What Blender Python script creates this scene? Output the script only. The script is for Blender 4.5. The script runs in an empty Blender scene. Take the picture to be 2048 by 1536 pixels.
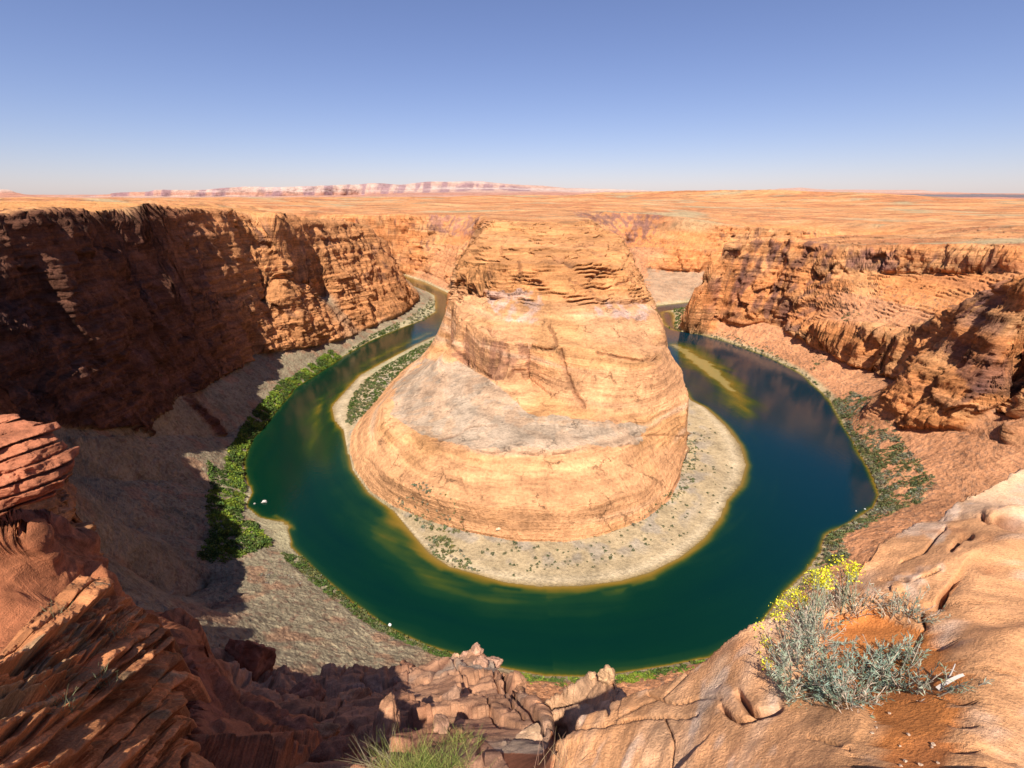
import bpy, bmesh, math, random
import numpy as np
from math import radians as R
rng = np.random.default_rng(7)
random.seed(7)
C = bpy.context.scene.collection

# ------------------------------------------------------------------ camera model (2048 x 1536 pixel units)
F_PX, CX, CY, HOR = 933.0, 1023.0, 900.0, 388.0
PITCH = math.atan((CY - HOR) / F_PX)
CP, SP = math.cos(PITCH), math.sin(PITCH)
CAMZ = 300.0
def ray(px, py):
    x = (px - CX) / F_PX; v = (CY - py) / F_PX
    return x, CP + v * SP, -SP + v * CP
def P(px, py, z):            # point seen at a pixel, lying at height z above the river
    x, y, dz = ray(px, py); t = (z - CAMZ) / dz
    return (x * t, y * t, z)
def Q(px, py, D):            # point seen at a pixel, at horizontal distance D
    x, y, dz = ray(px, py); t = D / math.hypot(x, y)
    return (x * t, y * t, CAMZ + dz * t)

# ------------------------------------------------------------------ noise
_perm = rng.permutation(256).astype(np.int32); _perm = np.concatenate([_perm, _perm, _perm])
_g = rng.normal(size=(256, 3)).astype(np.float32); _g /= np.linalg.norm(_g, axis=1)[:, None]
def perlin(x, y, z):
    x = np.asarray(x, np.float32); y = np.asarray(y, np.float32); z = np.asarray(z, np.float32)
    x, y, z = np.broadcast_arrays(x, y, z)
    xi = np.floor(x); yi = np.floor(y); zi = np.floor(z)
    fx = x - xi; fy = y - yi; fz = z - zi
    xi = xi.astype(np.int32) & 255; yi = yi.astype(np.int32) & 255; zi = zi.astype(np.int32) & 255
    u = fx * fx * (3 - 2 * fx); v = fy * fy * (3 - 2 * fy); w = fz * fz * (3 - 2 * fz)
    def corner(i, j, k):
        h = _perm[_perm[_perm[(xi + i) & 255] + ((yi + j) & 255)] + ((zi + k) & 255)]
        g = _g[h]
        return g[..., 0] * (fx - i) + g[..., 1] * (fy - j) + g[..., 2] * (fz - k)
    a = corner(0, 0, 0); b = corner(1, 0, 0); a += (b - a) * u
    c = corner(0, 1, 0); d = corner(1, 1, 0); c += (d - c) * u
    a += (c - a) * v
    e = corner(0, 0, 1); f = corner(1, 0, 1); e += (f - e) * u
    g2 = corner(0, 1, 1); h2 = corner(1, 1, 1); g2 += (h2 - g2) * u
    e += (g2 - e) * v
    return (a + (e - a) * w) * 1.5
def fbm(x, y, z, o=3, gain=.5):
    s = 0; a = 1.0; f = 1.0
    for i in range(o):
        s = s + a * perlin(x * f + 17.3 * i, y * f - 9.1 * i, z * f + 5.7 * i); a *= gain; f *= 2.03
    return s
def ridged(x, y, z, o=2, gain=.5):
    s = 0; a = 1.0; f = 1.0
    for i in range(o):
        s = s + a * (1 - 2 * np.abs(perlin(x * f + 31.3 * i, y * f - 19.1 * i, z * f + 7.7 * i))); a *= gain; f *= 2.1
    return s
def blocks(x, y, z):
    """broken faces: every cell is a flat facet with its own height and tilt"""
    x, y, z = [np.asarray(q, np.float32) for q in np.broadcast_arrays(x, y, z)]
    bx, by, bz = np.floor(x - .5).astype(np.int32), np.floor(y - .5).astype(np.int32), np.floor(z - .5).astype(np.int32)
    best = np.full(x.shape, 9., np.float32); val = np.zeros(x.shape, np.float32)
    for i in (0, 1):
        for j in (0, 1):
            for k in (0, 1):
                cx, cy, cz = bx + i, by + j, bz + k
                h = _perm[_perm[_perm[cx & 255] + (cy & 255)] + (cz & 255)]; g = _g[h]; g2 = _g[(h + 101) & 255]
                dx = x - (cx + .5 + .42 * g[..., 0]); dy = y - (cy + .5 + .42 * g[..., 1]); dz = z - (cz + .5 + .42 * g[..., 2])
                d = dx * dx + dy * dy + dz * dz; m = d < best
                best = np.where(m, d, best); val = np.where(m, g2[..., 0] * .45 + (dx * g2[..., 1] + dy * g2[..., 2] + dz * g[..., 1]) * .55, val)
    return val
def sst(a, b, x):
    t = np.clip((x - a) / (b - a), 0, 1); return t * t * (3 - 2 * t)
def inpoly(x, y, poly):
    r = np.zeros(x.shape, bool); n = len(poly)
    for i in range(n):
        x0, y0 = poly[i][:2]; x1, y1 = poly[(i + 1) % n][:2]
        if y0 == y1: continue
        c = ((y0 > y) != (y1 > y)) & (x < (x1 - x0) * (y - y0) / (y1 - y0) + x0)
        r ^= c
    return r
def pix(x, y, z):            # plan point back to pixel (used only to look up traced mineral patches on the rock)
    dz = z - CAMZ
    d = y * CP - dz * SP; u = y * SP + dz * CP
    return CX + F_PX * x / d, CY - F_PX * u / d

def carve(mask, lines, sc_, jit_=2.5):
    sx = px[mask] + jit_ * perlin(X[mask] / sc_, Y[mask] / sc_, Z[mask] / sc_); sy = py[mask] + jit_ * perlin(X[mask] / sc_ + 40, Y[mask] / sc_, Z[mask] / sc_)
    gd = np.zeros(sx.shape, np.float32); gc = gd.copy()
    for pl, w_, dp in lines:
        best = np.full(sx.shape, 1e9, np.float32)
        for (ax, ay), (bx_, by_) in zip(pl[:-1], pl[1:]):
            dx, dy = bx_ - ax, by_ - ay; t = np.clip(((sx - ax) * dx + (sy - ay) * dy) / (dx * dx + dy * dy), 0, 1)
            best = np.minimum(best, np.hypot(sx - ax - t * dx, sy - ay - t * dy))
        kx = np.exp(-(best / w_) ** 2); gd = np.maximum(gd, kx * dp); gc = np.maximum(gc, kx * min(1, dp / 3))
    g = np.zeros(X.shape, np.float32); g[mask] = gd; c = np.zeros(X.shape, np.float32); c[mask] = gc
    return g, c

# ------------------------------------------------------------------ height solver on a log-polar plan grid
class Field:
    def __init__(s, r0, r1, step=0.0035, az=100.0):
        s.az0 = -R(az); s.na = int(2 * R(az) / step) + 1; s.l0 = math.log(r0); s.step = step
        s.nr = int((math.log(r1) - s.l0) / step) + 1
        s.val = np.full((s.nr, s.na), np.nan, np.float32)
    def ij(s, x, y):
        r = np.hypot(x, y); a = np.arctan2(x, y)
        return (np.log(np.maximum(r, 1e-3)) - s.l0) / s.step, (a - s.az0) / s.step
    def line(s, pts, closed=False):
        if closed: pts = list(pts) + [pts[0]]
        for p, q in zip(pts[:-1], pts[1:]):
            i0, j0 = s.ij(p[0], p[1]); i1, j1 = s.ij(q[0], q[1])
            n = int(max(abs(i1 - i0), abs(j1 - j0)) * 3) + 2
            t = np.linspace(0, 1, n)
            x = p[0] + (q[0] - p[0]) * t; y = p[1] + (q[1] - p[1]) * t; z = p[2] + (q[2] - p[2]) * t
            i, j = s.ij(x, y); i = np.rint(i).astype(int); j = np.rint(j).astype(int)
            ok = (i >= 0) & (i < s.nr) & (j >= 0) & (j < s.na)
            s.val[i[ok], j[ok]] = z[ok]
    def solve(s, its=55):
        levels = [(np.nan_to_num(s.val), (~np.isnan(s.val)).astype(np.float32))]
        while min(levels[-1][0].shape) > 12:
            v, m = levels[-1]; h, w = v.shape
            h2, w2 = (h + 1) // 2, (w + 1) // 2
            vp = np.zeros((h2 * 2, w2 * 2), np.float32); mp = vp.copy(); vp[:h, :w] = v * m; mp[:h, :w] = m
            sv = vp.reshape(h2, 2, w2, 2).sum((1, 3)); sm = mp.reshape(h2, 2, w2, 2).sum((1, 3))
            levels.append((np.where(sm > 0, sv / np.maximum(sm, 1), 0).astype(np.float32), (sm > 0).astype(np.float32)))
        u = None
        for v, m in reversed(levels):
            if u is None: u = np.full(v.shape, v[m > 0].mean(), np.float32); n = 400
            else:
                u = np.repeat(np.repeat(u, 2, 0), 2, 1)[:v.shape[0], :v.shape[1]]; n = its
            mk = m > 0; u = np.where(mk, v, u)
            for k in range(n):
                p = np.pad(u, 1, mode='edge')
                u = np.where(mk, v, (p[:-2, 1:-1] + p[2:, 1:-1] + p[1:-1, :-2] + p[1:-1, 2:]) * .25)
        s.H = u; return u
    def sample(s, i, j):
        i = np.clip(i, 0, s.nr - 1.001); j = np.clip(j, 0, s.na - 1.001)
        a = i.astype(np.int32); b = j.astype(np.int32); fi = (i - a).astype(np.float32); fj = (j - b).astype(np.float32)
        H = s.H
        return (H[a, b] * (1 - fi) + H[a + 1, b] * fi) * (1 - fj) + (H[a, b + 1] * (1 - fi) + H[a + 1, b + 1] * fi) * fj
    def at(s, x, y):
        i, j = s.ij(x, y); return s.sample(i, j)
    def mesh_grid(s, azs, n, fine=3, k=.12, soft=14):
        """rows follow the profile of each column, so steep walls get as many rows as flat ground"""
        m = s.nr * fine; li = np.linspace(0, s.nr - 1, m); r = np.exp(s.l0 + li * s.step)
        X = np.empty((n, len(azs)), np.float32); Y = X.copy(); Z = X.copy()
        j = (azs - s.az0) / s.step
        for c0 in range(0, len(azs), 150):
            c1 = min(c0 + 150, len(azs)); e0 = max(0, c0 - 60); e1 = min(len(azs), c1 + 60)
            jj = j[e0:e1]; aa = azs[c0:c1]
            Hc = s.sample(li[:, None] + 0 * jj[None], jj[None] + 0 * li[:, None]).astype(np.float32)
            el = np.arctan2(Hc - CAMZ, r[:, None])
            dl = np.hypot(np.diff(Hc, axis=0), np.diff(r)[:, None]) / r[1:, None]
            w = np.abs(np.diff(el, axis=0)) + k * np.minimum(dl, .05)
            for _ in range(3):          # allocation changes slowly from column to column
                cs = np.cumsum(np.pad(w, [(0, 0), (soft + 1, soft)], mode='edge'), 1)
                w = (cs[:, 2 * soft + 1:] - cs[:, :-(2 * soft + 1)]) / (2 * soft + 1)
            w = w[:, c0 - e0:c0 - e0 + (c1 - c0)]; Hc = Hc[:, c0 - e0:c0 - e0 + (c1 - c0)]; jj = jj[c0 - e0:c0 - e0 + (c1 - c0)]
            cw = np.concatenate([np.zeros((1, w.shape[1])), np.cumsum(w.astype(np.float64), 0)], 0)
            for q in range(len(jj)):
                t = np.linspace(0, cw[-1, q], n)
                f = np.interp(t, cw[:, q], np.arange(m))
                rr = np.interp(f, np.arange(m), r)
                X[:, c0 + q] = rr * math.sin(aa[q]); Y[:, c0 + q] = rr * math.cos(aa[q])
                Z[:, c0 + q] = np.interp(f, np.arange(m), Hc[:, q])
        return X, Y, Z
def normals(X, Y, Z):
    P3 = np.stack([X, Y, Z], -1)
    du = np.gradient(P3, axis=1); dv = np.gradient(P3, axis=0)
    n = np.cross(du, dv); l = np.linalg.norm(n, axis=-1, keepdims=True); n = n / np.maximum(l, 1e-9)
    return np.where(n[..., 2:3] < 0, -n, n)
def blur(a, k=2):
    for _ in range(k):
        p = np.pad(a, [(1, 1), (1, 1)] + [(0, 0)] * (a.ndim - 2), mode='edge')
        a = (p[:-2, 1:-1] + p[2:, 1:-1] + p[1:-1, :-2] + p[1:-1, 2:] + 2 * a) / 6
    return a

# ------------------------------------------------------------------ mesh output
def tag(o, label=None, cat=None, group=None, kind=None):
    if label: o['label'] = label
    if cat: o['category'] = cat
    if group: o['group'] = group
    if kind: o['kind'] = kind
    return o
def mesh_np(name, V, F, mat, col=None, smooth=True, parent=None):
    """V (n,3); F (m,k) indices; col (n,3) linear colours"""
    me = bpy.data.meshes.new(name); k = F.shape[1]
    me.vertices.add(len(V)); me.vertices.foreach_set('co', np.ascontiguousarray(V, np.float32).ravel())
    me.loops.add(F.size); me.loops.foreach_set('vertex_index', np.ascontiguousarray(F, np.int32).ravel())
    me.polygons.add(len(F)); me.polygons.foreach_set('loop_start', np.arange(0, F.size, k, dtype=np.int32))
    me.polygons.foreach_set('use_smooth', np.full(len(F), smooth))
    if col is not None:
        a = me.attributes.new('Col', 'FLOAT_COLOR', 'POINT')
        c4 = np.ones((len(V), 4), np.float32); c4[:, :col.shape[1]] = col; a.data.foreach_set('color', c4.ravel())
    me.update(calc_edges=True); me.materials.append(mat)
    o = bpy.data.objects.new(name, me); C.objects.link(o)
    if parent: o.parent = parent
    return o
def grid_faces(nr, nc):
    i = np.arange(nr * nc).reshape(nr, nc)
    return np.stack([i[:-1, :-1].ravel(), i[:-1, 1:].ravel(), i[1:, 1:].ravel(), i[1:, :-1].ravel()], 1)
def sub_object(name, V, F, keep, mat, col):
    f = F[keep]; used = np.zeros(len(V), bool); used[f.ravel()] = True
    idx = np.cumsum(used) - 1
    return mesh_np(name, V[used], idx[f], mat, col[used])

# ------------------------------------------------------------------ materials
def new_mat(name):
    m = bpy.data.materials.new(name); m.use_nodes = True; nt = m.node_tree
    for n in list(nt.nodes):
        if n.type != 'OUTPUT_MATERIAL': nt.nodes.remove(n)
    out = [n for n in nt.nodes if n.type == 'OUTPUT_MATERIAL'][0]
    b = nt.nodes.new('ShaderNodeBsdfPrincipled'); nt.links.new(b.outputs[0], out.inputs[0])
    return m, nt, b
def rock_material(name, s1, s2, s3, bump, dist, rough=.95, lo=.72, hi=1.25, strata=None):
    """vertex colour times three octaves of mottling; bare rock also gets bedding lines and joints"""
    m, nt, b = new_mat(name); N = nt.nodes; L = nt.links
    def math_(op, a, c, clamp=False):
        n = N.new('ShaderNodeMath'); n.operation = op; n.use_clamp = clamp
        for i, q in enumerate((a, c)):
            if q is None: continue
            if isinstance(q, (int, float)): n.inputs[i].default_value = q
            else: L.new(q, n.inputs[i])
        return n.outputs[0]
    def rng_(v, a, c, d, e):
        n = N.new('ShaderNodeMapRange'); n.inputs['From Min'].default_value = a; n.inputs['From Max'].default_value = c; n.inputs['To Min'].default_value = d; n.inputs['To Max'].default_value = e; L.new(v, n.inputs['Value']); return n.outputs[0]
    at = N.new('ShaderNodeAttribute'); at.attribute_name = 'Col'
    tc = N.new('ShaderNodeTexCoord'); co_ = tc.outputs['Object']
    def noise(s, vec, det=6, ro=.65):
        n = N.new('ShaderNodeTexNoise'); n.inputs['Scale'].default_value = s; n.inputs['Detail'].default_value = det; n.inputs['Roughness'].default_value = ro; L.new(vec, n.inputs['Vector']); return n
    a2 = math_('ADD', math_('ADD', noise(s1, co_).outputs['Fac'], noise(s2, co_).outputs['Fac']), noise(s3, co_).outputs['Fac'])
    f = rng_(a2, 1.22, 1.78, lo, hi); h = a2
    if strata:
        hs, vs, js = strata
        wn_ = noise(hs * 2, co_, 3); off = N.new('ShaderNodeVectorMath'); off.operation = 'SCALE'; off.inputs['Scale'].default_value = 1.6 / vs; L.new(wn_.outputs['Color'], off.inputs[0])
        ad = N.new('ShaderNodeVectorMath'); ad.operation = 'ADD'; L.new(co_, ad.inputs[0]); L.new(off.outputs[0], ad.inputs[1])
        mp = N.new('ShaderNodeMapping'); mp.inputs['Scale'].default_value = (hs, hs, vs); L.new(ad.outputs[0], mp.inputs['Vector'])
        st = noise(1, mp.outputs[0], 7, .72).outputs['Fac']
        al = at.outputs['Alpha']
        sl = rng_(st, .36, .64, .62, 1.28); sl = math_('ADD', math_('MULTIPLY', math_('SUBTRACT', sl, 1.0), al), 1.0)
        f = math_('MULTIPLY', f, sl)
        vo = N.new('ShaderNodeTexVoronoi'); vo.feature = 'DISTANCE_TO_EDGE'; vo.inputs['Scale'].default_value = 1
        mp2 = N.new('ShaderNodeMapping'); mp2.inputs['Scale'].default_value = (js, js, js * .7); L.new(ad.outputs[0], mp2.inputs['Vector'])
        nd = noise(js * 6, co_, 4); o2 = N.new('ShaderNodeVectorMath'); o2.operation = 'SCALE'; o2.inputs['Scale'].default_value = .5; L.new(nd.outputs['Color'], o2.inputs[0])
        a3 = N.new('ShaderNodeVectorMath'); a3.operation = 'ADD'; L.new(mp2.outputs[0], a3.inputs[0]); L.new(o2.outputs[0], a3.inputs[1]); L.new(a3.outputs[0], vo.inputs['Vector'])
        gate = rng_(noise(js * .8, co_, 3).outputs['Fac'],   .52, .66, 0, 1)
        cr = math_('MULTIPLY', math_('MULTIPLY', rng_(vo.outputs['Distance'], .0, .035, 1, 0), gate), al)
        f = math_('MULTIPLY', f, math_('SUBTRACT', 1.0, math_('MULTIPLY', cr, .34)))
        h = math_('SUBTRACT', math_('ADD', a2, math_('MULTIPLY', math_('MULTIPLY', st, al), 1.6)), math_('MULTIPLY', cr, .6))
    vm = N.new('ShaderNodeVectorMath'); vm.operation = 'SCALE'; L.new(at.outputs['Color'], vm.inputs[0]); L.new(f, vm.inputs['Scale'])
    L.new(vm.outputs[0], b.inputs['Base Color'])
    b.inputs['Roughness'].default_value = rough; b.inputs['Specular IOR Level'].default_value = .15
    bp = N.new('ShaderNodeBump'); bp.inputs['Strength'].default_value = bump; bp.inputs['Distance'].default_value = dist
    L.new(h, bp.inputs['Height']); L.new(bp.outputs[0], b.inputs['Normal'])
    return m
def attr_material(name, rough=.8, spec=.2, trans=0.0):
    m, nt, b = new_mat(name)
    at = nt.nodes.new('ShaderNodeAttribute'); at.attribute_name = 'Col'
    nt.links.new(at.outputs['Color'], b.inputs['Base Color'])
    b.inputs['Roughness'].default_value = rough; b.inputs['Specular IOR Level'].default_value = spec
    return m
M_far = rock_material('canyon rock', .012, .06, .3, .9, 3.2, lo=.62, hi=1.3, strata=(.006, .16, .045))
M_near = rock_material('rim sandstone', 1.3, 8, 70, .75, .02, lo=.66, hi=1.28, strata=(.5, 9, 1.3))
M_leaf = attr_material('leaf')

# ================================================================== CANYON
F = Field(100, 40000, az=179.5)
OUT = [W for W in ((-900, 2150, 0), (-600, 1960, 0), (-345, 1805, 0), (-255, 1620, 0))] + [
    P(870, 625, 0), P(845, 640, 0), P(800, 657, 0), P(740, 682, 0), P(690, 710, 0), P(640, 743, 0), P(590, 775, 0), P(560, 810, 0),
    P(530, 850, 0), P(505, 876, 0), P(485, 920, 0), P(490, 955, 0), P(505, 985, 0), P(492, 1012, 0), P(520, 1035, 0), P(575, 1045, 0),
    P(583, 1095, 0), P(640, 1150, 0), P(700, 1203, 0), P(780, 1258, 0), P(850, 1290, 0), P(930, 1316, 0), P(1010, 1337, 0), P(1090, 1352, 0),
    P(1165, 1353, 0), P(1240, 1346, 0), P(1330, 1332, 0), P(1420, 1315, 0), P(1510, 1260, 0), P(1570, 1185, 0), P(1610, 1145, 0), P(1640, 1105, 0),
    P(1652, 1070, 0), P(1700, 1045, 0), P(1747, 1015, 0), P(1758, 990, 0), P(1748, 955, 0), P(1705, 880, 0), P(1660, 800, 0), P(1600, 745, 0),
    P(1530, 710, 0), P(1450, 682, 0), P(1400, 668, 0), P(1345, 660, 0), P(1322, 645, 0), P(1325, 624, 0), P(1385, 612, 0),
    (700, 1470, 0), (1100, 1600, 0)]
INN = [(-900, 2420, 0), P(800, 547, 0), P(850, 564, 0), P(905, 590, 0), (-165, 1400, 0), P(893, 662, 0), P(830, 690, 0), P(770, 722, 0), P(720, 750, 0), P(690, 783, 0),
    P(665, 810, 0), P(668, 840, 0), P(688, 862, 0), P(696, 900, 0), P(706, 940, 0), P(738, 985, 0), P(785, 1018, 0), P(825, 1068, 0), P(860, 1108, 0), P(900, 1134, 0),
    P(960, 1150, 0), P(1010, 1165, 0), P(1080, 1173, 0), P(1160, 1172, 0), P(1240, 1162, 0), P(1300, 1145, 0), P(1360, 1115, 0),
    P(1410, 1075, 0), P(1440, 1035, 0), P(1455, 1000, 0), P(1480, 970, 0), P(1492, 930, 0), P(1480, 890, 0), P(1450, 850, 0),
    P(1412, 815, 0), P(1382, 800, 0), (305, 850, 0), (335, 1041, 0), (385, 1250, 0), P(1308, 612, 0), P(1390, 603, 0), (760, 1580, 0), (1100, 1720, 0)]
# river bed
MID = [(-900, 2280, -7), (-420, 1890, -7), (-225, 1600, -7), (-200, 1380, -7), P(860, 655, -7), P(790, 690, -8), P(720, 730, -8), P(640, 785, -9), P(590, 830, -9), P(560, 880, -9),
    P(590, 960, -9), P(640, 1040, -9), P(700, 1120, -9), P(800, 1210, -9), P(940, 1270, -9), P(1080, 1300, -9), P(1220, 1295, -9), P(1360, 1240, -9),
    P(1500, 1150, -9), P(1590, 1060, -9), P(1650, 985, -9), P(1620, 900, -9), P(1570, 820, -8), P(1500, 740, -8), P(1430, 695, -7),
    (410, 1200, -7), (450, 1400, -7), (640, 1500, -7), (1100, 1660, -7)]
F.line(MID)
for off, z in (((-1, 0), -8),):
    F.line([P(560, 960, -8), P(620, 1080, -8), P(740, 1200, -8), P(900, 1290, -8), P(1080, 1325, -8), P(1250, 1315, -8), P(1400, 1290, -8)])
    F.line([P(1550, 1160, -8), P(1640, 1030, -8), P(1710, 985, -8), P(1690, 920, -8)])
    F.line([P(650, 1000, -7.5), P(700, 1070, -7.5)])
def offset(pts, d):
    o = []
    for i in range(len(pts)):
        a = pts[max(i - 1, 0)]; b = pts[min(i + 1, len(pts) - 1)]
        dx, dy = b[0] - a[0], b[1] - a[1]; l = math.hypot(dx, dy)
        o.append((pts[i][0] + dy / l * d, pts[i][1] - dx / l * d))
    return o
# OUT runs round the outside anticlockwise, INN likewise: water lies left of OUT and right of INN
F.line([(x, y, -3.6) for x, y in offset(OUT, -1.8)]); F.line([(x, y, -6.5) for x, y in offset(OUT, -9)])
F.line([(x, y, -2.0) for x, y in offset(INN[24:], 4)]); F.line([(x, y, -6.0) for x, y in offset(INN[24:], 11)])
F.line([(x, y, -3.4) for x, y in offset(INN[5:17], 5)]); F.line([(x, y, -5.2) for x, y in offset(INN[5:17], 15)])
# shallows
F.line([(x, y, -1.3) for x, y in offset(INN[16:26], 3)]); F.line([(x, y, -2.9) for x, y in offset(INN[16:26], 9)])
F.line([P(740, 1010, -4.6), P(750, 1070, -4.0), P(800, 1120, -3.8), P(870, 1172, -3.5), P(960, 1205, -3.4), P(1060, 1212, -3.6), P(1160, 1197, -4.2), P(1260, 1180, -5)])
F.line([P(800, 1095, -4.8), P(880, 1150, -4.4), P(960, 1178, -4.6), P(1040, 1188, -4.6)])
F.line([P(1345, 690, -1.2), P(1400, 725, -.15), P(1440, 760, -.4), P(1475, 795, -1.7), P(1500, 840, -3.5)])
F.line([P(1385, 745, -5), P(1420, 790, -6)])
F.line([P(645, 800, -2.4), P(632, 850, -3), P(620, 900, -4.2), P(640, 940, -5.5)]); F.line([P(690, 960, -5.5), P(700, 1010, -5.5), P(720, 1050, -5.5)])
F.line([P(720, 735, -2.4), P(790, 700, -2.2), P(860, 668, -2)])
F.line([P(550, 1030, -1.2), P(590, 1060, -1)])
F.line(OUT); F.line(INN)

# ---- left wall
rimL = [(-16, -160, 298), (-40, -60, 297), (-105, -40, 296), (-180, -20, 295), (-235, 55, 293), (-268, 118, 284), (-318, 190, 294), (-338, 212, 281), (-364, 246, 292), (-388, 298, 282), (-407, 335, 292), (-404, 375, 290), Q(5, 425, 575), Q(60, 417, 600), Q(110, 416, 625), Q(200, 420, 712), Q(270, 416, 758), Q(290, 406, 775),
        Q(330, 414, 860), Q(400, 419, 960), Q(460, 421, 1040), Q(515, 426, 1110), Q(535, 427, 1060), Q(570, 428, 1150), Q(640, 437, 1290), Q(700, 442, 1350), Q(745, 455, 1400), Q(757, 490, 1520), Q(790, 545, 1620), Q(835, 590, 1620)]
footL = [(-165, 115, 130), (-205, 165, 130), (-290, 250, 150), P(5, 860, 152), P(110, 855, 132), P(200, 862, 108), P(290, 850, 88), (-412, 530, 80), (-424, 580, 70), (-433, 640, 62), (-440, 700, 56), (-447, 760, 52), P(500, 712, 51), P(560, 704, 42), P(640, 692, 28), P(700, 678, 16), P(745, 655, 12), P(800, 633, 10), P(838, 602, 9)]
F.line([(-436, 600, 180), (-450, 680, 165), (-464, 770, 150), Q(520, 600, 1010), Q(555, 560, 1010), Q(600, 570, 1110), Q(650, 600, 1180)])
midL = [Q(5, 605, 560), Q(110, 600, 600), Q(200, 590, 675), Q(285, 580, 715)]
F.line(rimL); F.line(footL); F.line(midL)
F.line([(x * 1.1 - 16, y * 1.02 - 3, 294) for x, y, z in rimL[:11]])
F.line([(-150, -120, 300), (0, -200, 302), (200, -150, 301)]); F.line([(-2000, -500, 300), (0, -2000, 300), (2000, -500, 300)])
F.line([Q(5, 402, 1100), Q(150, 403, 1150), Q(300, 407, 1200), Q(420, 412, 1350), Q(530, 420, 1600), (-720, 1600, 236), (-900, 1850, 232)])
F.line([P(140, 878, 122), P(260, 874, 88), P(380, 873, 42), P(455, 876, 10)])
F.line([P(60, 950, 118), P(200, 960, 82), P(330, 962, 42), P(430, 985, 9)])
F.line([P(150, 1050, 92), P(250, 1060, 64), P(350, 1075, 34), P(425, 1085, 11)])
F.line([P(180, 1180, 92), P(280, 1190, 58), P(370, 1200, 30), P(415, 1175, 12)])
F.line([P(395, 1248, 40), P(440, 1195, 34), P(520, 1150, 22), P(570, 1120, 8)])
F.line([P(400, 1330, 88), P(520, 1290, 52), P(620, 1240, 26), P(690, 1215, 8)])
F.line([P(500, 1400, 96), P(640, 1350, 52), P(760, 1310, 18), P(830, 1300, 7)])
F.line([P(700, 1400, 72), P(850, 1350, 22), P(930, 1335, 8)])
F.line([P(1000, 1400, 22), P(1100, 1400, 18), P(1250, 1395, 20), P(1400, 1370, 20)])
# ---- butte
foot = [(-150, 1160, 4), (-142, 1000, 8), P(896, 688, 14), P(860, 706, 9), P(830, 722, 6), P(800, 742, 5), P(762, 790, 4), P(718, 840, 3), P(702, 868, 3), P(699, 900, 2.5), P(711, 940, 2.5), P(742, 983, 2.5), P(790, 1014, 4),
        P(850, 1040, 5), P(930, 1064, 5), P(1030, 1083, 5), P(1130, 1085, 5), P(1200, 1073, 5), P(1290, 1040, 5), P(1340, 1000, 5), P(1360, 960, 5), (232, 548, 4), (252, 605, 4), (264, 665, 4), (275, 740, 4), (288, 850, 4), (312, 1041, 4), (357, 1250, 4), (410, 1420, 4)]
F.line(foot)
F.line([P(722, 868, 16), P(732, 905, 22), P(775, 950, 29), P(850, 985, 34), P(950, 1008, 34), P(1080, 1015, 34), P(1200, 1003, 34), P(1290, 972, 30), P(1345, 925, 22)])
F.line([P(840, 735, 26), P(800, 768, 34), P(765, 810, 42), P(770, 845, 47), P(810, 866, 52), P(870, 888, 58), P(960, 903, 62), P(1080, 905, 62), P(1150, 900, 62), P(1250, 885, 58), P(1335, 872, 47), P(1364, 862, 36)])
F.line([P(897, 694, 42), P(925, 722, 60), P(950, 744, 72), P(985, 757, 79), P(1040, 748, 82), P(1065, 765, 80), P(1110, 800, 79), P(1200, 828, 76), P(1300, 840, 66), P(1362, 846, 46)])
F.line([P(903, 600, 134), P(925, 640, 131), P(960, 662, 133), P(1010, 682, 131), P(1060, 686, 131), P(1120, 690, 134), P(1200, 700, 134), P(1260, 713, 130), P(1305, 719, 125)])
F.line([P(1308, 722, 112), P(1262, 722, 116), P(1200, 712, 121)])
F.line([P(1305, 719, 125), P(1330, 690, 121), P(1362, 738, 92), P(1374, 790, 70), P(1370, 838, 50)])
F.line([P(908, 580, 142), P(950, 590, 156), P(1000, 600, 159), P(1100, 612, 159), P(1200, 612, 158), P(1290, 605, 152), P(1312, 622, 141), P(1330, 668, 122)])
F.line([P(922, 540, 188), P(980, 528, 206), P(1100, 528, 207), P(1200, 525, 207), P(1240, 538, 199), P(1286, 575, 171)])
F.line([P(945, 495, 214), P(1020, 487, 221), P(1150, 485, 222), P(1215, 492, 216)])
F.line([P(965, 465, 228), P(1100, 457, 236), P(1182, 460, 232)])
F.line([P(922, 540, 188), P(945, 495, 214), P(965, 465, 228), P(985, 442, 247), (-70, 1400, 245), (-90, 1700, 240), (-95, 1950, 236)])
F.line([P(908, 580, 142), (-112, 960, 150), (-118, 1080, 160), (-115, 1250, 170)])
F.line([P(1286, 575, 171), P(1240, 538, 199), (215, 960, 212), (225, 1090, 224), P(1150, 438, 247), (215, 1400, 240), (235, 1700, 240), Q(1148, 428, 1950)])
F.line([P(1330, 668, 122), (250, 800, 120), (262, 950, 120), (285, 1100, 110), (330, 1300, 100)])
# ---- walls behind the butte
F.line([(-95, 1950, 236), Q(960, 431, 2000), Q(900, 430, 2080), Q(840, 428, 2150), Q(790, 428, 2250), Q(745, 432, 2400), Q(700, 428, 2600), (-1400, 2600, 225)])
F.line([(-150, 1700, 20), P(905, 575, 14), P(850, 545, 26), P(790, 530, 30), (-760, 2400, 30)])
F.line([Q(1148, 428, 1950), Q(1200, 423, 2000), Q(1260, 426, 2000), Q(1320, 429, 2000), Q(1400, 440, 1950), Q(1480, 452, 1950), Q(1600, 460, 2000), (1700, 2100, 180)])
F.line([(340, 1560, 30), P(1300, 540, 62), P(1350, 543, 60), P(1410, 545, 62), (860, 1760, 60), (1150, 1850, 60)])
F.line([Q(1250, 485, 1930), Q(1330, 490, 1900), Q(1420, 500, 1850)])
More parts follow.
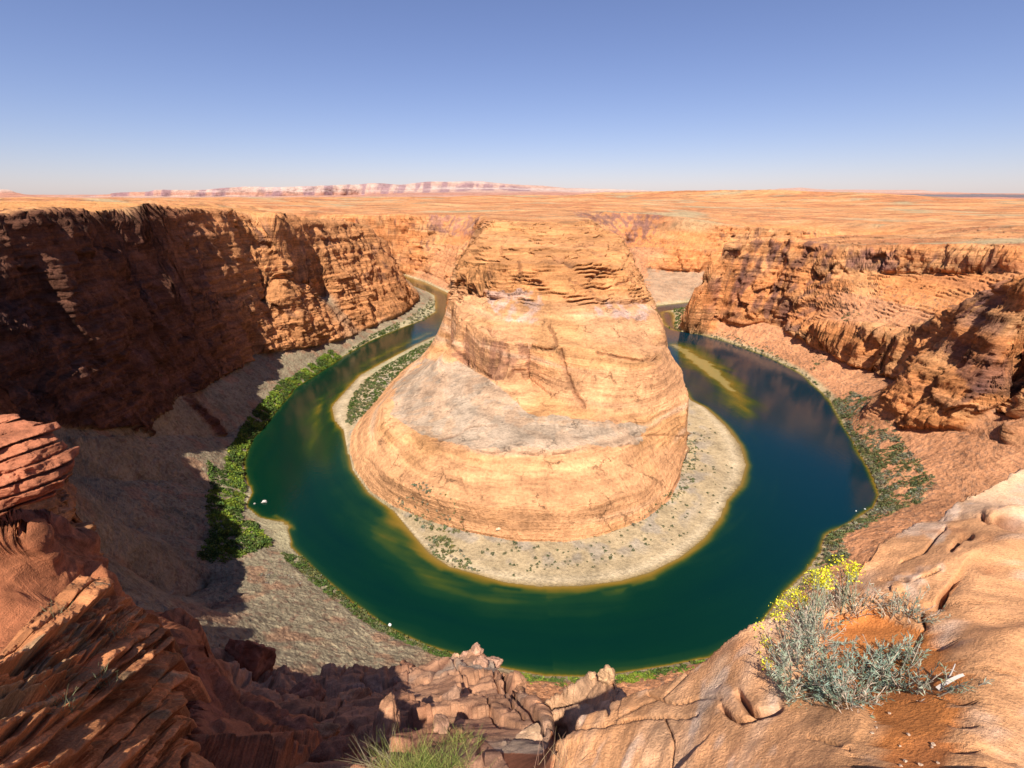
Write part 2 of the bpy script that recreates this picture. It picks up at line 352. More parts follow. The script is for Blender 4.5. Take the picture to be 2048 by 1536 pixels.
# ---- right wall
F.line([Q(1398, 600, 1230), Q(1404, 560, 1235), Q(1438, 520, 1240), Q(1470, 486, 1255), Q(1500, 478, 1265), Q(1575, 472, 1262), Q(1650, 490, 1225), Q(1750, 490, 1208), Q(1850, 490, 1185), Q(1950, 488, 1150), Q(2035, 492, 1110), (1010, 560, 225)])
footR = [P(1392, 630, 22), P(1440, 646, 28), P(1480, 652, 32), P(1530, 645, 45), P(1560, 662, 42), P(1620, 688, 38), P(1700, 728, 32), P(1740, 742, 34), P(1800, 762, 44), P(1850, 775, 52), P(1950, 795, 70), P(2045, 850, 88), (640, 330, 105), (480, 190, 115), (250, 140, 112)]
F.line(footR)
F.line([(620, 1400, 30), P(1392, 630, 22)]); F.line([Q(1398, 600, 1230), (700, 1330, 190), (950, 1480, 195), (1200, 1560, 190)])
F.line([Q(1650, 545, 1200), Q(1720, 545, 1190), Q(1850, 548, 1165), Q(1960, 550, 1125), Q(2040, 545, 1080)])
F.line([Q(1680, 600, 1140), Q(1760, 600, 1110), Q(1880, 598, 1060)])
F.line([Q(1640, 640, 1090), Q(1720, 645, 1030), Q(1790, 650, 985)])
F.line([Q(2100, 520, 760), Q(2042, 562, 790), Q(1985, 585, 850), Q(1930, 615, 905), Q(1850, 645, 945), Q(1795, 672, 960), P(1745, 712, 52)])
F.line([Q(2100, 520, 760), (720, 380, 262), (610, 230, 278), (420, 95, 292), (180, 10, 298), (60, -60, 300)])
F.line([P(1800, 860, 30), P(1900, 860, 52), P(2042, 900, 70)])
F.line([P(1790, 960, 12), P(1860, 1000, 22), P(1990, 1010, 48)])
F.line([P(1680, 1080, 8), P(1760, 1080, 22), P(1850, 1100, 45)])
# ---- plateau to the horizon
F.line([Q(1500, 440, 2600), Q(1700, 445, 2500), Q(1900, 455, 2200), Q(2042, 452, 2000), (3200, 600, 230)])
F.line([Q(1150, 412, 2700), Q(1300, 414, 2900), Q(1500, 420, 3400), Q(1750, 424, 3400), Q(2042, 430, 3400), (5200, 900, 230)])
F.line([Q(5, 396, 3000), Q(300, 398, 3000), Q(520, 412, 3000), Q(700, 416, 3200), Q(850, 418, 3300), Q(1000, 415, 3300)])
F.line([(-6000, 1500, 260), Q(5, 396, 5000), Q(300, 402, 5200), Q(600, 408, 5200), Q(800, 404, 5400), Q(1000, 400, 5600), Q(1200, 400, 5600), Q(1400, 404, 5400), Q(1700, 410, 5200), Q(1900, 412, 5200), Q(2042, 414, 5200), (7000, 1500, 240)])
F.line([Q(0, 376, 8600), Q(18, 376, 8600), Q(34, 383, 8600), Q(62, 391, 8600)]); F.line([Q(0, 392, 8300), Q(70, 395, 8300)])
F.line([Q(180, 391, 9600), Q(220, 388, 9600), Q(225, 386, 9500), Q(300, 383, 9400), Q(312, 380, 9300), Q(400, 379, 9200), Q(470, 375, 9200), Q(560, 373, 9200), Q(650, 371, 9200), Q(740, 367, 9300), Q(800, 368, 9400), Q(870, 364, 9500), Q(960, 362, 9600), Q(1010, 367, 9700), Q(1080, 371, 9900), Q(1150, 376, 10200), Q(1300, 381, 10600)])
F.line([Q(180, 398, 9500), Q(300, 401, 9250), Q(400, 404, 9100), Q(560, 405, 9080), Q(700, 394, 9150), Q(800, 386, 9000), Q(960, 377, 9200), Q(1080, 380, 9500), Q(1300, 386, 10200)])
F.line([Q(800, 395, 7200), Q(1000, 388, 7600), Q(1200, 390, 7600)])
F.line([Q(1200, 386, 6900), Q(1330, 382, 6800), Q(1450, 379, 6600), Q(1560, 380, 6500), Q(1700, 385, 6500), Q(1800, 391, 6400), Q(1860, 395, 6300), Q(1875, 404, 6200)])
F.line([Q(1210, 396, 6300), Q(1450, 393, 6200), Q(1600, 394, 6100), Q(1760, 398, 6000), Q(1860, 405, 5900)])
F.line([Q(1560, 377, 26000), Q(1600, 375, 26000), Q(1660, 379, 26000), Q(1760, 379, 26000), Q(1840, 380, 26000), Q(1900, 385, 26000), Q(2042, 388.6, 26000)])
F.line([Q(1890, 405, 12000), Q(2042, 405, 12000)]); F.line([Q(1880, 392, 20000), Q(2042, 390, 20000)])
F.val[-1, :] = 260; F.val[int((math.log(18000) - F.l0) / F.step), :] = np.where(np.isnan(F.val[int((math.log(18000) - F.l0) / F.step), :]), 225, F.val[int((math.log(18000) - F.l0) / F.step), :])
seam_az = np.degrees(F.az0 + np.arange(F.na) * F.step)
SEAM = lambda a: np.interp(a, [-100, -92, -84, 76, 84, 100], [298, 297, 112, 110, 299, 300])
F.val[0, :] = SEAM(seam_az)
F.solve()

azs = np.radians(np.concatenate([np.linspace(-179.4, -100.5, 60), np.linspace(-100, -50.3, 120), np.linspace(-50, 50, 1150), np.linspace(50.3, 100, 120), np.linspace(100.5, 179.4, 60)]))
NR = 1250
X, Y, Z = F.mesh_grid(azs, NR)
D = np.hypot(X, Y)
Nn = blur(normals(X, Y, Z), 4); Nn /= np.linalg.norm(Nn, axis=-1, keepdims=True)
steep = sst(.2, .55, 1 - Nn[..., 2])
tpoly = [p[:2] for p in OUT[3:-2]] + [p[:2] for p in footR[::1]] + [(60, 100), (-60, 100)] + [p[:2] for p in footL]
TAL = (inpoly(X, Y, tpoly) | ((Z < 16) & (D < 2500))) & (Z > -20)
raw = 1 - Nn[..., 2]; steep = steep * np.where(TAL, .12 + .88 * sst(.38, .55, raw) * ~((Y < 545) & (X < -60)), 1)
steep = blur(steep, 3)
rock_poly = [p[:2] for p in foot] + [(215, 1400), (155, 1210), (0, 1230), (-60, 1190)]
BUT = inpoly(X, Y, rock_poly)
wl = sst(.5, 9, Z)                                     # keep the waterline where it is
far_k = np.clip(D / 1200, .45, 6)                      # broader relief far away
nh = Nn.copy(); nh[..., 2] *= .25; nh /= np.maximum(np.linalg.norm(nh, axis=-1, keepdims=True), .15)
S = np.where(D < 3400, 1.0, .25)
n_big = ridged(X / 75 * S, Y / 75 * S, Z / 420, 2)
n_mid = ridged(X / 24 * S, Y / 24 * S, Z / 70 + 5, 2)
n_fine = fbm(X / 9 * S, Y / 9 * S, Z / 9, 3)
dip = Z + .03 * X + 3 * perlin(X / 90, Y / 90, Z / 90)
strata = perlin(0 * Z + 3.3, 0 * Z, dip / 9 * S) + .6 * perlin(X / 150, Y / 150, dip / 3.4 * S)
blocky = np.abs(perlin(X / 14 * S, Y / 14 * S, Z / 11 * S + 9))
k = (1 / S) * sst(0, 300, np.abs(D - 3400))
lob = BUT & (Z < 138)
amp_b = np.where(BUT, np.where(lob, 1.6, 6.0), np.where((X < -370) & (Y < 640), 8.0, 17.0))
amp_m = np.where(BUT, np.where(lob, .9, 5.0), 4.5)
amp_s = np.where(BUT, np.where(lob, .9, 4.2), 5.0)
amp_f = np.where(BUT, np.where(lob, .45, 2.4), 1.9)
disp = k * (amp_b * (n_big - .2) + amp_m * (n_mid - .3) + amp_s * strata - 3.0 * np.where(lob, .15, 1) * blocky) * steep
bm_ = (steep > .03) & (D < 4200)
bl = np.zeros(X.shape, np.float32); wx = X[bm_] + 5 * perlin(X[bm_] / 18, Y[bm_] / 18, Z[bm_] / 18); wy = Y[bm_]; wz = Z[bm_] + 4 * perlin(X[bm_] / 15, Y[bm_] / 15, Z[bm_] / 15 + 7)
bl[bm_] = np.where(BUT, np.where(lob, .6, 11.0), 11.0)[bm_] * blocks(wx / 30, wy / 30, wz / 42) + np.where(BUT, np.where(lob, .35, 4.2), 3.0)[bm_] * blocks(wx / 9, wy / 9, wz / 11) + np.where(BUT, np.where(lob, .2, 1.5), 1.0)[bm_] * blocks(wx / 3.6, wy / 3.6, wz / 2.6)
disp = (disp * .8 + bl * steep * np.clip(k, 1, 2)) * wl
P3 = np.stack([X, Y, Z], -1) + nh * disp[..., None]
P3 += Nn * ((amp_f * k * n_fine) * (.25 + .75 * steep) * wl)[..., None]
# gullies and hummocks on talus and ledges on the plateau
tal = (1 - steep) * wl
plat = sst(170, 205, Z) * (~BUT)
gul = ridged(X / 30, Y / 30, Z / 25, 2)
P3[..., 2] += tal * np.where(plat > .5, 0, 1.4) * np.where(BUT, .3, 1) * gul
P3[..., 2] += tal * (~BUT) * (D < 2500) * (.9 * blocks(X / 5, Y / 5, Z / 5) + .6 * fbm(X / 3, Y / 3, 0, 2)) * sst(2, 12, Z)
ledge = fbm(X / 160 * S, Y / 160 * S, 0, 3)
P3[..., 2] += blur(plat * (1 - steep), 2) * k * np.clip(D / 2000, .4, 1) * blur(4.0 * (np.round(ledge * 5) / 5 * .7 + ledge * .3), 1)
# flat ledges with sharp risers on the upper butte and across the benches
def terrace(z, h, q):
    t = z / h; f = t - np.floor(t); return (np.floor(t) + sst(.5 - q, .5 + q, f)) * h
wt = sst(150, 168, Z) * np.where(BUT, 1, sst(60, 100, Z) * (X > 300) * (D < 2200) * .8) * (D < 3000)
wob = 3.5 * perlin(X / 45, Y / 45, 3.3) + 2.0 * perlin(X / 18, Y / 18, 8.3) + .8 * perlin(X / 11, Y / 11, 1.3)
wt2 = np.where(BUT, wt, sst(60, 100, Z) * (X > 300) * (D < 2200) * .8)
tt = (P3[..., 2] + wob) / 4.6; tf = tt - np.floor(tt)
push = (sst(.42, .58, tf) - .5) * (1 - sst(.14, .34, np.abs(tf - .5)))
nxy = nh[..., :2] / np.maximum(np.linalg.norm(nh[..., :2], axis=-1, keepdims=True), .05)
ov = push * np.maximum(wt2, steep * (D < 2500) * wl * .7 * ~lob) * sst(-.15, .35, perlin(X / 34, Y / 34, np.floor(tt) * .37))
P3[..., :2] += nxy * (np.where(BUT, 9.0, 5.0) * ov)[..., None]
P3[..., 2] += wt2 * (terrace(P3[..., 2] + wob, 4.6, .16) - P3[..., 2] - wob) * .85
px, py = pix(X, Y, Z)
GROOVES = [([(955, 900), (985, 907), (1010, 900), (1040, 905), (1075, 909), (1088, 903)], 2.2, 3), ([(1108, 908), (1130, 905), (1156, 899)], 2, 3),
 ([(858, 882), (880, 880), (915, 870), (940, 853), (992, 850)], 1.8, 2), ([(1240, 893), (1262, 888)], 1.5, 2), ([(1270, 872), (1330, 870), (1366, 873)], 1.6, 2.5),
 ([(1058, 693), (1085, 699), (1104, 700), (1114, 692), (1108, 672), (1098, 650)], 2.6, 4), ([(1196, 705), (1215, 707), (1240, 713), (1268, 720), (1312, 718)], 3.4, 5),
 ([(1120, 700), (1132, 745), (1148, 785), (1168, 812)], 4.5, 5), ([(898, 690), (925, 712), (960, 740), (985, 757), (1006, 757)], 2.5, 3), ([(1018, 752), (1030, 741), (1045, 742), (1056, 758)], 4, 6), ([(1012, 690), (1016, 720), (1008, 750)], 4, 4), ([(978, 655), (985, 668), (992, 660)], 4, 4),
 ([(1038, 522), (1042, 545), (1040, 562)], 2.2, 4), ([(1005, 492), (1000, 508)], 2, 3), ([(1112, 515), (1130, 520), (1142, 528)], 6, 8), ([(1108, 486), (1140, 489)], 2.2, 4), ([(1150, 492), (1186, 488)], 2.6, 5), ([(1185, 505), (1216, 512)], 2.2, 4),
 ([(1058, 565), (1095, 567)], 2.2, 4), ([(1195, 600), (1240, 606), (1292, 605)], 2, 3), ([(935, 552), (952, 556)], 2, 4), ([(1180, 560), (1205, 540), (1225, 545)], 2.2, 4), ([(1230, 570), (1262, 560), (1270, 580)], 2.2, 4), ([(1140, 560), (1175, 575), (1190, 590)], 2, 3),
 ([(915, 945), (935, 990), (960, 1040)], 1.2, .8), ([(1088, 1008), (1100, 1030), (1112, 1048)], 1.2, .8), ([(1240, 950), (1262, 985), (1295, 1025)], 1.2, .8), ([(1165, 640), (1175, 690)], 1.2, 1), ([(1235, 650), (1243, 690)], 1.2, 1), ([(965, 640), (1000, 660), (1050, 680)], 1.3, 1.2), ([(1335, 1000), (1350, 975), (1362, 955)], 2.5, 3),
 ([(925, 425), (930, 470)], 1, 1), ([(910, 640), (950, 655), (985, 690)], 1.5, 1.5), ([(1150, 620), (1300, 640)], 1, .8), ([(960, 612), (1100, 628), (1180, 622)], 1, .8), ([(950, 935), (1000, 945), (1080, 960), (1180, 965), (1280, 950)], 1.2, .6)]
groove, gcol = carve(BUT & (D < 1500), GROOVES, 6.0)
P3 -= Nn * groove[..., None]
V = P3.reshape(-1, 3)

# ---- colours
def C3(a): return np.array(a, np.float32)
def mix(c, d, t): return c + (C3(d) - c) * np.clip(t, 0, 1)[..., None]
px, py = pix(X, Y, Z)
col = np.zeros(X.shape + (3,), np.float32) + C3((.61, .245, .088))
n1 = fbm(X / 130, Y / 130, Z / 40, 3); n2 = fbm(X / 22, Y / 22, Z / 60, 3)
bands = perlin(X / 300, Y / 300, dip / 12)
col = mix(col, (.64, .33, .145), sst(-.2, .6, n1) * .8)
col = mix(col, (.42, .17, .08), sst(.1, .6, bands) * .5)
# desert varnish in vertical streaks, and shade painted into the left wall
streak = fbm(X / 16, Y / 16, Z / 190, 3) + .5 * n1
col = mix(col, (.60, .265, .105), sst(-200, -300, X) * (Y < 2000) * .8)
col = mix(col, (.28, .115, .06), sst(-200, -340, X) * sst(900, 720, Y) * .85)  # left wall: brown varnish, darkened further to stand in for its shade
col = mix(col, (.13, .055, .035), sst(-340, -365, X) * sst(760, 600, Y) * .85)  # deeper shade painted into the rock colour at the wall's near end
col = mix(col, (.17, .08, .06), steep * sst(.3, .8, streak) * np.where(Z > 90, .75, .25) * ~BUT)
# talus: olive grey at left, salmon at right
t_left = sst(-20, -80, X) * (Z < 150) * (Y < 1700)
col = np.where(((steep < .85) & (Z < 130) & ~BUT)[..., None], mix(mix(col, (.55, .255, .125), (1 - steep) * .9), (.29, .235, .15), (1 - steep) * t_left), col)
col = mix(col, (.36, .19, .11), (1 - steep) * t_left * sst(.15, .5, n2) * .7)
tb = blocks(X / 3.5, Y / 3.5, Z / 3.5)
col = mix(col, (.22, .13, .085), (1 - steep) * (D < 2000) * (Z < 150) * sst(.28, .42, tb) * ~BUT * .7)
# plateau
col = np.where((plat > .3)[..., None], mix(col, (.56, .25, .10), (1 - steep) * .9), col)
pn = fbm(X / 210 * S, Y / 80 * S, 2.2, 4); pn2 = fbm(X / 55 * S, Y / 30 * S, 6.2, 3)
col = mix(col, (.42, .17, .075), plat * (1 - steep) * sst(-.05, .35, pn) * .85); col = mix(col, (.58, .31, .145), plat * (1 - steep) * sst(0, .5, -pn) * .7)
col = mix(col, (.24, .14, .07), plat * (1 - steep) * sst(.22, .45, pn2) * .6)
col = mix(col, (.38, .30, .17), plat * (1 - steep) * sst(.15, .6, fbm(X / 500, Y / 250, 0, 3)) * .8)
col = mix(col, (.60, .28, .10), plat * (1 - steep) ** 3 * (D < 1500) * (X < -200) * .8)
# butte
bc = np.zeros_like(col) + C3((.68, .345, .165))
bc = mix(bc, (.64, .32, .135), sst(.0, .5, n1 + .5 * bands)); bc = mix(bc, (.70, .44, .27), sst(.2, .6, -bands))
bc = mix(bc, (.62, .275, .10), sst(150, 175, Z) * .85)
bc = mix(bc, (.28, .13, .08), sst(.25, .7, streak) * steep * .35 * (Z > 70))
col = np.where(BUT[..., None], bc, col)
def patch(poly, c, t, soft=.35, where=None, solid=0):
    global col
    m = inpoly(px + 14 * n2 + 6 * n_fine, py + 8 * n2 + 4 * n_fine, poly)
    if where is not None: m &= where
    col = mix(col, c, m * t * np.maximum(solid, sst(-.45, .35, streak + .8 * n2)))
near_b = (D < 1300)
patch([(790, 770), (850, 720), (920, 725), (980, 760), (1060, 830), (1290, 850), (1290, 885), (1150, 895), (950, 900), (840, 868), (780, 830)], (.44, .335, .24), .9, where=BUT, solid=.75)
patch([(960, 580), (1090, 585), (1080, 650), (1000, 640)], (.62, .42, .35), .7, where=BUT)
patch([(1190, 605), (1290, 605), (1310, 640), (1200, 635)], (.62, .42, .36), .7, where=BUT)
patch([(905, 660), (960, 680), (1060, 690), (1060, 760), (980, 760), (900, 710)], (.34, .15, .10), .6, where=BUT)
patch([(1000, 500), (1000, 560), (1160, 600), (1280, 590), (1230, 520), (1100, 510)], (.50, .22, .08), .4, where=BUT)
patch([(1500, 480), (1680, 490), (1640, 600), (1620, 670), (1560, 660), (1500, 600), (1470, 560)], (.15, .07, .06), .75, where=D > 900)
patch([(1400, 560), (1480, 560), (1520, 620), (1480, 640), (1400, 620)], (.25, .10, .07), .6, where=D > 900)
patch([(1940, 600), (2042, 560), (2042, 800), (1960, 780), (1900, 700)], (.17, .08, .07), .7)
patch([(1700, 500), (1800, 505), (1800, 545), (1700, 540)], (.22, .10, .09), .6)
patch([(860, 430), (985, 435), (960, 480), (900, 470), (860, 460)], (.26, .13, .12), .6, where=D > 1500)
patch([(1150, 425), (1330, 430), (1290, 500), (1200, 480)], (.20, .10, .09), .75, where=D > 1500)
patch([(1290, 540), (1410, 545), (1400, 602), (1300, 605)], (.36, .255, .165), .85, where=D > 1300, solid=.85)
col = mix(col, (.22, .10, .06), gcol * .55)
# sand, point bar and banks
INNp = [p[:2] for p in INN]
bar = (Z < 12) & inpoly(X, Y, INNp[8:38] + [(200, 900), (-100, 900)]) & ~BUT
col = np.where(bar[..., None], mix(mix(np.zeros_like(col) + C3((.42, .315, .185)), (.36, .29, .21), sst(-.1, .4, n2) * sst(1, 3, Z)), (.52, .41, .265), sst(1.4, .3, Z) * .8), col)
lowbank = sst(7, 2, Z) * ~BUT * ~bar
col = mix(col, (.42, .36, .21), lowbank * .8)
col = mix(col, (.20, .13, .045), sst(.6, -.3, Z) * 1.0)
# far mesas: banded pink and cream
fm = (D > 7000)
far = mix(np.zeros_like(col) + C3((.42, .20, .135)), (.50, .34, .27), sst(.0, .4, perlin(X / 4000, Y / 4000, Z / 60)))
far = mix(far, (.52, .42, .36), sst(300, 340, Z + 25 * perlin(X / 900, Y / 900, 0)) * .4)
cl = sst(185, 215, Z) * sst(8600, 8900, D) * sst(9750, 9500, D)
far = mix(far, (.25, .145, .16), cl * sst(-.15, .25, fbm(X / 170, Y / 1500, Z / 600, 3)) * .8); far = mix(far, (.56, .43, .37), cl * sst(.0, .3, perlin(X / 1500, Y / 1500, Z / 38)) * .5)
col = np.where(fm[..., None], far, col)
col = mix(col, (.10, .11, .13), (D > 14000) * (X > 8000) * (Z < 290) * .8)
rockness = np.maximum(steep, BUT * .9) * wl
rockness = np.maximum(rockness, plat * .35)
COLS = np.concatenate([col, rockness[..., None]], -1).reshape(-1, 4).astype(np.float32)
FC = grid_faces(NR, len(azs))
cen = V[FC].mean(1) if False else None
fb = BUT.ravel()[FC].all(1); ff = (D.ravel()[FC].min(1) > 7000)
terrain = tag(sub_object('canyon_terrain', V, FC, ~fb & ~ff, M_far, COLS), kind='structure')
hills = tag(sub_object('hills', V, FC, ff & ~fb, M_far, COLS), kind='structure')
butte = tag(sub_object('sandstone_butte', V, FC, fb, M_far, COLS), 'huge pale orange sandstone butte enclosed by the bend of the river', 'butte')

# ------------------------------------------------------------------ river
ri = np.arange(0, F.nr); sel = (F.H < 1.2)
rr = np.exp(F.l0 + ri * F.step)
rows = slice(0, int((math.log(3200) - F.l0) / F.step))
Hh = F.H[rows]; r_ = rr[rows]; aa = F.az0 + np.arange(F.na) * F.step
RX = r_[:, None] * np.sin(aa)[None]; RY = r_[:, None] * np.cos(aa)[None]
RV = np.stack([RX, RY, 0 * RX], -1).reshape(-1, 3)
fr = grid_faces(Hh.shape[0], F.na); hf = Hh.ravel()[fr].min(1); fr = fr[(hf < .8)]
dep = np.clip(-blur(Hh, 2), -1, 12)
wr, wt_ = np.hypot(RX - 30, RY - 620), np.arctan2(RX - 30, RY - 620)
flow = .55 * fbm(RX / 45, RY / 45, 0, 4) + .75 * fbm(wr / 11, wt_ * 2.4, 3.3, 3)
dd = (dep + 1.7 * flow * np.clip(dep / 3, 0, 1)).ravel()
stops = np.array([-1, .0, .5, 1.2, 2.0, 2.9, 4.2, 6.5, 12])
cs = np.array([(.20, .14, .06), (.16, .11, .035), (.19, .115, .018), (.15, .095, .010), (.085, .070, .008), (.030, .050, .008), (.006, .030, .010), (.001, .020, .010), (.0, .014, .011)])
wc = np.stack([np.interp(dd, stops, cs[:, i]) for i in range(3)], 1)
rt = sst(100, 420, RV[:, 0]) * sst(2.5, 6, dd)         # bluer deep water in the right arm
wc = wc + (np.array([.0, .018, .030]) - wc) * rt[:, None]
wc = np.where(((dd < 1.6) & (RV[:, 0] > 330) & (RV[:, 1] > 600))[:, None], wc * .4 + np.array([.30, .26, .10]) * .5, wc)
used = np.zeros(len(RV), bool); used[fr.ravel()] = True; idx = np.cumsum(used) - 1
M_w, nt, b = new_mat('river water'); at = nt.nodes.new('ShaderNodeAttribute'); at.attribute_name = 'Col'; nt.links.new(at.outputs['Color'], b.inputs['Base Color'])
b.inputs['Roughness'].default_value = .12; b.inputs['IOR'].default_value = 1.33
nz = nt.nodes.new('ShaderNodeTexNoise'); nz.inputs['Scale'].default_value = .25; nz.inputs['Detail'].default_value = 6
tc = nt.nodes.new('ShaderNodeTexCoord'); nt.links.new(tc.outputs['Object'], nz.inputs['Vector'])
bp = nt.nodes.new('ShaderNodeBump'); bp.inputs['Strength'].default_value = .25; bp.inputs['Distance'].default_value = .5
nt.links.new(nz.outputs['Fac'], bp.inputs['Height']); nt.links.new(bp.outputs[0], b.inputs['Normal'])
tag(mesh_np('river', RV[used], idx[fr], M_w, wc[used].astype(np.float32)), kind='structure')


# ================================================================== RIM ROCKS NEAR THE CAMERA
N_ = Field(.5, 100, az=179.5, step=.006)
Bc = [Q(-60, 1010, 9), Q(5, 1040, 8.8), Q(100, 1052, 8.8), Q(154, 1082, 9), Q(191, 1103, 9), Q(212, 1134, 9), Q(221, 1172, 8.8), Q(260, 1206, 8.5), Q(308, 1230, 8.2), Q(342, 1236, 8.2), Q(369, 1254, 8), Q(390, 1270, 7.8), Q(407, 1305, 7.4)]
Bc2 = [Q(407, 1305, 7.4), Q(422, 1345, 7), Q(444, 1384, 6.4), Q(478, 1408, 5.9), Q(523, 1438, 5.2), Q(560, 1455, 4.8), Q(598, 1469, 4.4), Q(632, 1490, 4.0), Q(652, 1526, 3.5)]
Dm = [Q(407, 1305, 10), Q(440, 1316, 11), Q(500, 1330, 11.5), Q(568, 1363, 11), Q(600, 1362, 11), Q(626, 1353, 11), Q(643, 1341, 11), Q(662, 1351, 10.6), Q(700, 1352, 10.3), Q(760, 1352, 9.6), Q(800, 1346, 9), Q(827, 1346, 8.6)]
Ec = [Q(827, 1346, 8.6), Q(865, 1327, 8.4), Q(902, 1315, 8.2), Q(940, 1303, 8.2), Q(966, 1312, 8), Q(1001, 1334, 7), Q(1029, 1362, 5.8), Q(1049, 1390, 4.8), Q(1080, 1423, 3.7), Q(1104, 1461, 2.9)]
Fc = [Q(1078, 1418, 5.0), Q(1100, 1402, 5.1), Q(1130, 1383, 5.2), Q(1165, 1360, 5.3), Q(1183, 1349, 5.3), Q(1200, 1352, 5.2), Q(1228, 1362, 5), Q(1240, 1385, 4.4), Q(1262, 1412, 3.4)]
Gc = [Q(1225, 1425, 1.95), Q(1262, 1410, 2.0), Q(1310, 1382, 2.08), Q(1380, 1348, 2.2), Q(1416, 1329, 2.26), Q(1447, 1305, 2.35), Q(1478, 1281, 2.42), Q(1509, 1257, 2.5), Q(1560, 1233, 2.64), Q(1608, 1213, 2.8), Q(1660, 1190, 3.05), Q(1710, 1158, 3.4),
      Q(1727, 1122, 3.6), Q(1758, 1090, 3.9), Q(1809, 1064, 4.3), Q(1861, 1042, 4.8), Q(1902, 1015, 5.1), Q(1929, 989, 5.5), Q(2042, 941, 6.2), Q(2120, 925, 6.6)]
def drop(l, f=1.2, g=.45, g2=1.0):
    N_.line([(x * f, y * f, CAMZ + (z - CAMZ) * f - g * math.hypot(x, y)) for x, y, z in l])
    N_.line([(x * f * 1.3, y * f * 1.3, CAMZ + (z - CAMZ) * f * 1.3 - g2 * math.hypot(x, y)) for x, y, z in l])
ringa = np.radians(np.linspace(-80, 72, 80))
for rr_, zz_ in ((26, 238), (50, 178)):
    N_.line([(rr_ * math.sin(a), rr_ * math.cos(a), zz_) for a in ringa])
drop(Dm); drop(Bc); drop(Ec[:6]); drop(Ec[5:], 1.08, .5, 1.2); drop(Fc, 1.12, .5); drop(Gc, 1.08, .35, .9)
N_.line(Dm); N_.line(Gc)
# ground behind the leftmost ridge, the gully between it and the dark mass
N_.line([Q(470, 1350, 9), Q(560, 1400, 8), Q(640, 1410, 7.5), Q(720, 1420, 6.6)])
N_.line([Q(500, 1400, 7.2), Q(560, 1432, 6.2), Q(620, 1458, 5.4), Q(680, 1490, 4.4)])
N_.line([Q(740, 1385, 7.5), Q(800, 1385, 6.6), Q(850, 1370, 6.6), Q(900, 1350, 6.6), Q(950, 1345, 6.4), Q(1000, 1365, 5.5)])
N_.line([Q(720, 1460, 4.4), Q(800, 1440, 4.4), Q(880, 1420, 4.3), Q(960, 1420, 4.0), Q(1040, 1440, 3.4)])
N_.line([Q(700, 1536, 2.9), Q(800, 1510, 2.8), Q(900, 1500, 2.7), Q(1000, 1490, 2.6), Q(1080, 1490, 2.4)])
N_.line([Q(700, 1600, 2.1), Q(900, 1600, 1.9), Q(1050, 1600, 1.7)])
N_.line(Ec); N_.line(Fc)
N_.line([Q(1090, 1440, 3.8), Q(1150, 1420, 4), Q(1210, 1410, 4)])
N_.line(Bc); N_.line(Bc2)
N_.line([(x * 1.12, y * 1.12, z - 1.3) for x, y, z in Bc2])
N_.line([Q(-60, 1080, 7.6), Q(60, 1090, 7.5), Q(130, 1125, 7.5), Q(200, 1190, 7.3), Q(270, 1245, 6.9), Q(330, 1290, 6.5), Q(370, 1340, 6.2), Q(390, 1400, 5.8), Q(430, 1450, 5.2), Q(500, 1500, 4.2), Q(560, 1540, 3.5)])
N_.line([Q(360, 1470, 4.2), Q(400, 1540, 3.3)])
Cc0 = [Q(-60, 1360, 3.2), Q(5, 1310, 3.7), Q(40, 1265, 4.2), Q(75, 1225, 4.8), Q(110, 1185, 5.4), Q(135, 1158, 5.8), Q(160, 1146, 6.0), Q(178, 1160, 5.9), Q(200, 1180, 5.7), Q(250, 1215, 5.4), Q(291, 1240, 5.2), Q(306, 1266, 5.0), Q(325, 1310, 4.6), Q(338, 1360, 4.1), Q(342, 1420, 3.6), Q(325, 1480, 3.1), Q(305, 1560, 2.5)]
Cc = [(x * .97, y * .97, z - .35) for x, y, z in Cc0]
N_.line([(x * 1.08, y * 1.08 + .03, z - .8) for x, y, z in Cc])
N_.line(Cc)
N_.line([(x, y, z - .45) for x, y, z in (Q(-60, 1460, 2.4), Q(80, 1350, 3.3), Q(150, 1290, 4.0), Q(220, 1260, 4.5), Q(270, 1265, 4.7))])
N_.line([(x, y, z - .45) for x, y, z in (Q(-60, 1580, 1.8), Q(100, 1480, 2.4), Q(180, 1400, 3.0), Q(250, 1350, 3.6), Q(300, 1330, 4.0))])
N_.line([(x, y, z - .45) for x, y, z in (Q(60, 1600, 1.85), Q(180, 1520, 2.3), Q(260, 1450, 2.8), Q(320, 1400, 3.5))])
# right hand slab
N_.line([Q(1170, 1445, 1.85), Q(1300, 1425, 1.9), Q(1400, 1400, 1.97), Q(1450, 1380, 2.05)])
N_.line([Q(1100, 1600, 1.38), Q(1300, 1580, 1.42), Q(1500, 1570, 1.42), Q(1700, 1570, 1.42), Q(1850, 1570, 1.5), Q(2060, 1570, 1.7)])
N_.line([Q(1110, 1490, 1.7), Q(1250, 1480, 1.7), Q(1400, 1460, 1.74), Q(1500, 1430, 1.82), Q(1560, 1400, 1.95), Q(1620, 1395, 2.02), Q(1700, 1420, 1.97)])
N_.line([Q(1540, 1330, 2.15), Q(1570, 1340, 2.16), Q(1650, 1330, 2.25), Q(1750, 1350, 2.3), Q(1850, 1370, 2.2), Q(1905, 1390, 2.12)])
N_.line([Q(1640, 1245, 2.75), Q(1740, 1240, 2.85), Q(1830, 1250, 2.85), Q(1890, 1300, 2.6)])
N_.line([Q(1720, 1480, 1.75), Q(1800, 1460, 1.82), Q(1880, 1440, 1.95)])
N_.line([Q(1940, 1500, 1.85), Q(1945, 1400, 2.15), Q(1950, 1330, 2.4), Q(1990, 1280, 2.65), Q(2060, 1250, 2.85)])
N_.line([Q(1780, 1180, 3.1), Q(1850, 1150, 3.4), Q(1950, 1100, 3.9), Q(2060, 1060, 4.4)])
